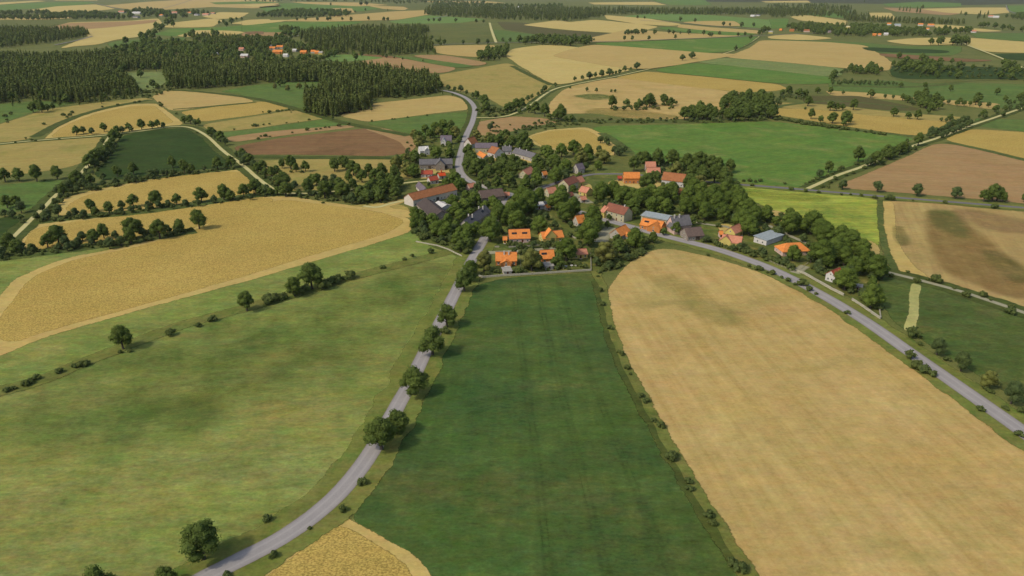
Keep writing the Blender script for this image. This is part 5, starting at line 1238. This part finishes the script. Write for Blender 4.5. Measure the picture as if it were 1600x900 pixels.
scatter('in the far hamlet trees at the upper right', '1228,44 1260,40 1290,42 1340,42 1400,46 1480,52 1480,58 1420,58 1330,58 1290,58 1268,53 1230,47', 330, [('O', 5, 16, 22), ('C', 1, 16, 22)], 9, True, 0, lim=.15)
scatter('in the far conifer rows at the upper right', '1318,28 1400,33 1506,36 1506,39 1440,39 1320,33', 190, [('C', 1, 20, 26)], 13, False, 0)
scatter('in the far conifer rows at the upper right', '1200,18 1290,18 1360,26 1350,28 1290,27 1200,27', 150, [('C', 1, 24, 34)], 20, False, 0)
T('C', 'alone in the far fields, upper right', '1405 17 30; 1411 18 28; 1416 18 30; 1421 19 30; 1432 21 36; 1437 21 34; 1350 4 30; 1501 23 22; 1527 30 26; 1530 28 30; 1537 29 26; 1543 24 24; 1213 28 28; 1222 28 28; 1222 27 34; 1315 25 26; 1318 27 26; 1206 27 30')
T('O', 'in the far tree row at the right edge', '1531 43 18; 1536 43 20; 1543 42 18; 1554 44 20; 1566 47 20; 1576 46 18; 1581 49 16; 1597 50 20; 1508 25 20; 1572 28 18; 1580 27 16; 1441 14 26')
scatter('in the far tree row at the right edge', '1578,32 1640,32 1640,24 1590,24', 50, [('O', 1, 20, 26)], 18, False, 0)
T('O', 'in front of the far golden strip on the right', '1454 70 17; 1466 71 20; 1470 69 22; 1488 71 22; 1495 71 24; 1502 71 24; 1510 71 22; 1492 68 24; 1506 69 24; 1491 53 20; 1500 53 22; 1508 53 24; 1514 52 22; 1476 48 18; 1483 48 16; 1479 51 14')
scatter('in the long scrubby wood at the right', '1388,110 1410,98 1440,104 1500,104 1560,104 1600,104 1660,110 1660,128 1600,128 1560,124 1570,112 1530,108 1460,118 1430,118 1400,118', 150, [('O', 4, 12, 18), ('R', 2, 6, 9), ('B', 2, 3, 5)], 9, False, 0)
T('O', 'in the long scrubby wood at the right', '1404 92 14; 1405 90 12; 1440 96 17; 1447 99 15; 1468 101 14; 1487 100 12; 1395 104 12; 1376 112 9')
scatter('in the hedge line above the right meadow', '1298,128 1310,116 1350,116 1372,118 1374,112 1362,105 1350,112 1330,108 1302,118', 50, [('O', 4, 11, 15), ('R', 2, 6, 9)], 7, False, 0)
scatter('in the long low hedge in the right meadow', '1296,128 1400,131 1402,134 1300,133', 44, [('R', 1, 5, 8)], 6, False, 0)
scatter('in the clump in the middle of the right meadow', '1420,160 1440,150 1470,158 1472,172 1450,174 1425,168', 40, [('O', 3, 10, 15), ('R', 2, 6, 8)], 5, False, 0)
T('O', 'in the short row right of the meadow clump', '1495 166 9; 1499 163 9; 1506 166 8; 1515 166 8; 1524 164 12; 1527 160 13; 1410 157 9; 1418 161 10; 1415 158 8')
scatter('in the front scrub at the right wood', '1200,160 1216,150 1230,148 1270,150 1268,156 1230,156 1210,170', 40, [('R', 2, 5, 8), ('B', 3, 2.5, 4)], 5, False, 0)
scatter('in the scrub behind the big left conifer wood', '140,160 215,146 268,140 262,147 215,154 150,160', 50, [('B', 3, 2.5, 4), ('R', 1, 4, 6)], 6, False, 0)

scatter('at the foot of the middle conifer wood', '474,176 520,183 580,172 582,160 690,146 690,142 578,150 520,180 478,168', 40, [('B', 3, 3, 5), ('O', 1, 8, 13)], 7, False, 3)
scatter('at the foot of the left conifer wood', '0,164 50,152 85,162 135,162 216,148 268,140 400,134 400,130 266,136 214,142 135,156 60,150 0,158', 60, [('B', 3, 3, 5), ('O', 2, 9, 15)], 9, False, 3)
scatter('inside the left conifer wood', '0,158 60,150 200,140 250,110 240,98 60,100 0,100', 60, [('O', 1, 14, 19)], 20, False, 3)
scatter('at the ragged edge of the middle conifer wood', '466,178 520,188 590,172 590,158 700,148 700,142 580,146 500,168', 26, [('C', 1, 8, 16)], 8, False, 3)
scatter('at the ragged edge of the far middle wood', '480,80 560,92 690,86 690,62 660,60 676,80 600,86 500,80', 26, [('C', 1, 9, 18), ('O', 1, 9, 14)], 14, False, 0)
scatter('at the ragged edge of the left conifer wood', '0,170 60,160 90,166 140,166 220,152 222,140 140,158 60,150 0,160', 40, [('C', 1, 8, 16)], 9, False, 3)
scatter('in the dark corner between tan field and gardens', '930,428 945,412 985,402 1005,392 1002,400 980,412 955,424', 30, [('B', 3, 2, 4), ('R', 1, 4, 6)], 3, True, 3.5, lim=.1)  # plants added to darken a corner that only lies in tree shadow
scatter('in the far dark wood at the top right', '1200,10 1290,9 1330,14 1330,18 1290,17 1200,16', 160, [('C', 3, 22, 32), ('O', 1, 18, 24)], 22, False, 0)
scatter('in far hedges at the top', '380,2 560,1 640,6 640,8 560,3 380,4', 40, [('O', 1, 18, 26)], 40, False, 0)
scatter('in the far wood clumps at the top middle', '590,3 660,2 760,4 760,7 660,6 600,6', 120, [('C', 2, 24, 34), ('O', 1, 20, 28)], 28, False, 0)
scatter('in the scrubby slope of the right wood', '1400,112 1440,124 1500,124 1560,122 1560,112 1500,106 1440,106', 60, [('B', 3, 3, 5), ('R', 1, 5, 8), ('O', 1, 10, 14)], 9, False, 0)
# ---- put them up: the largest in the picture as things of their own, the rest as far masses
CATN = {'O': ('broadleaf_tree', 'broadleaf tree'), 'L': ('leafy_tree', 'leafy tree'), 'R': ('hedge_tree', 'hedgerow tree'), 'W': ('willow_tree', 'willow'),
        'C': ('conifer_tree', 'conifer'), 'B': ('bush', 'bush')}
LIMIT = {'O': 300, 'L': 300, 'R': 300, 'W': 120, 'C': 300, 'B': 300}
ORD = ['first', 'second', 'third', 'fourth', 'fifth', 'sixth', 'seventh', 'eighth', 'ninth', 'tenth', 'eleventh', 'twelfth', 'thirteenth', 'fourteenth', 'fifteenth', 'sixteenth', 'seventeenth', 'eighteenth', 'nineteenth', 'twentieth']
LOOK = {'O': 'broad dark tree', 'L': 'leafy tree', 'R': 'small round tree', 'W': 'yellowish willow', 'C': 'slim conifer', 'B': 'low bush'}
for t in TREES:
    t['s'] = t['h'] * SCL(t['y']); t['in'] = -25 < t['x'] < 1625 and t['y'] < 985
TREES = [t for t in TREES if t['in']]
rest = []; main = []
# conifers: a conifer counts as large in view when it stands at the front of its wood
for k in 'OLRWCB':
    q = sorted([t for t in TREES if t['k'] == k], key=lambda t: -t['s'] - (0 if k != 'C' else 0))
    main += q[:LIMIT[k]]; rest += q[LIMIT[k]:]
def set_label(ts, k, place):
    ts.sort(key=lambda t: (t['x'], t['y'])); n = len(ts)
    if n == 1: ts[0]['label'] = f"{LOOK[k]} {place}"; return
    for t in ts: t['grp'] = f"{CATN[k][1]}s {place}"
    if n <= 20:
        big = max(ts, key=lambda t: t['h'])
        for i, t in enumerate(ts):
            t['label'] = f"{ORD[i]} {LOOK[k]} from left {place}"
    else:
        for t in ts: t['label'] = f"{LOOK[k]} {place}"
byp = {}
for t in main: byp.setdefault((t['k'], t['place']), []).append(t)
for (k, place), ts in byp.items(): set_label(ts, k, place)
first = {}
for t in main:
    k = t['k']; g = G(t['x'], t['y']); sc_ = t['h'] / (9.9 if k != 'B' else 8.2)
    lod = 1 if (t['s'] > 27 and k != 'C') else 2
    if k == 'C': lod = 2
    v = random.randrange(4 if lod == 2 else 3)
    rz = random.uniform(0, 6.28)
    wd = sc_ * random.uniform(.88, 1.15) * (1.15 if k == 'C' else 1.0) * (1.1 if (k == 'O' and t['s'] > 34) or k == 'L' else 1.0)
    if k == 'B' or t['s'] < 15:
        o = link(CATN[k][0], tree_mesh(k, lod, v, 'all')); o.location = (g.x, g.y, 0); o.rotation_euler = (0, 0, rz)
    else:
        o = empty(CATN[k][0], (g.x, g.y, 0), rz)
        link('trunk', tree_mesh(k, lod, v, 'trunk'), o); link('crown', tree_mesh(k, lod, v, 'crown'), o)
    o.scale = (wd, wd * random.uniform(.9, 1.1), sc_)
    tag(o, t['label'], CATN[k][1], t.get('grp'))
MASS = {'O': ('distant_trees', 'distant broadleaf trees of the woods and hedges, seen as one mass'), 'L': ('village_wood', 'leafy undergrowth trees filling the village, seen as one mass'),
        'R': ('distant_hedges', 'distant round hedge trees, seen as one mass'), 'W': ('distant_willows', 'distant yellowish round trees in the woods, seen as one mass'),
        'C': ('conifer_forest', 'dark conifer forests on the far slopes, seen as one mass'), 'B': ('distant_scrub', 'distant low scrub along field edges, seen as one mass')}
for k in 'OLRWCB':
    ts = [t for t in rest if t['k'] == k]
    if not ts: continue
    Vs, Qs, Ts, vq, vt, mq, mt = [], [], [], [], [], [], []; off = 0
    for t in ts:
        lod = 3 if (t['s'] < 16 or k == 'C') else 2
        (V, Q, Tt, val), (v2, q2, t2, val2) = variant(k, lod, random.randrange(6))
        g = G(t['x'], t['y']); sc_ = t['h'] / (9.9 if k != 'B' else 8.2); a = random.uniform(0, 6.28); ca, sa = math.cos(a), math.sin(a)
        wd = sc_ * random.uniform(.9, 1.15) * (1.0 if k != 'C' else 1.1)
        M = np.array([[ca * wd, -sa * wd, 0], [sa * wd, ca * wd, 0], [0, 0, sc_]]); tv = random.uniform(-.3, .3)
        Vs.append(V @ M.T + np.array([g.x, g.y, 0])); Qs.append(Q + off); Ts.append(Tt + off)
        vq.append(np.clip(val[:len(Q)] + tv, 0, 1)); vt.append(np.clip(val[len(Q):] + tv, 0, 1)); off += len(V)
        mq.append(np.zeros(len(Q))); mt.append(np.zeros(len(Tt)))
        if len(v2):
            Vs.append(v2 @ M.T + np.array([g.x, g.y, 0])); Qs.append(q2 + off); vq.append(val2); mq.append(np.ones(len(q2))); off += len(v2)
    Q = np.concatenate(Qs); Tt = np.concatenate(Ts)
    me = npmesh(MASS[k][0], np.concatenate(Vs), Q, Tt, np.concatenate(vq + vt), [LEAFM[k], BARK], np.concatenate(mq + mt))
    tag(link(MASS[k][0], me), MASS[k][1], None, None, 'stuff')
for t in main:
    if len(t['label'].split()) > 16: print('LONG', t['label'])
print('TREES', len(main), len(rest), {k: (sum(t['k'] == k for t in main), sum(t['k'] == k for t in rest)) for k in 'OLRWCB'})

# ------------------------------------------------------------------ the air
hz = MB(); hz.box(-25000, -290, -1, 25000, 44000, 190)
ho = hz.build('haze', [])
hm = bpy.data.materials.new('haze'); hm.use_nodes = True; ht = hm.node_tree; ht.nodes.clear()
out = ht.nodes.new('ShaderNodeOutputMaterial'); pv = ht.nodes.new('ShaderNodeVolumePrincipled')
pv.inputs['Color'].default_value = (.93, .95, .88, 1); pv.inputs['Density'].default_value = 1.6e-5; pv.inputs['Anisotropy'].default_value = .2
ht.links.new(pv.outputs[0], out.inputs['Volume']); ho.data.materials.append(hm)
tag(ho, 'thin summer haze over the fields', None, None, 'stuff')
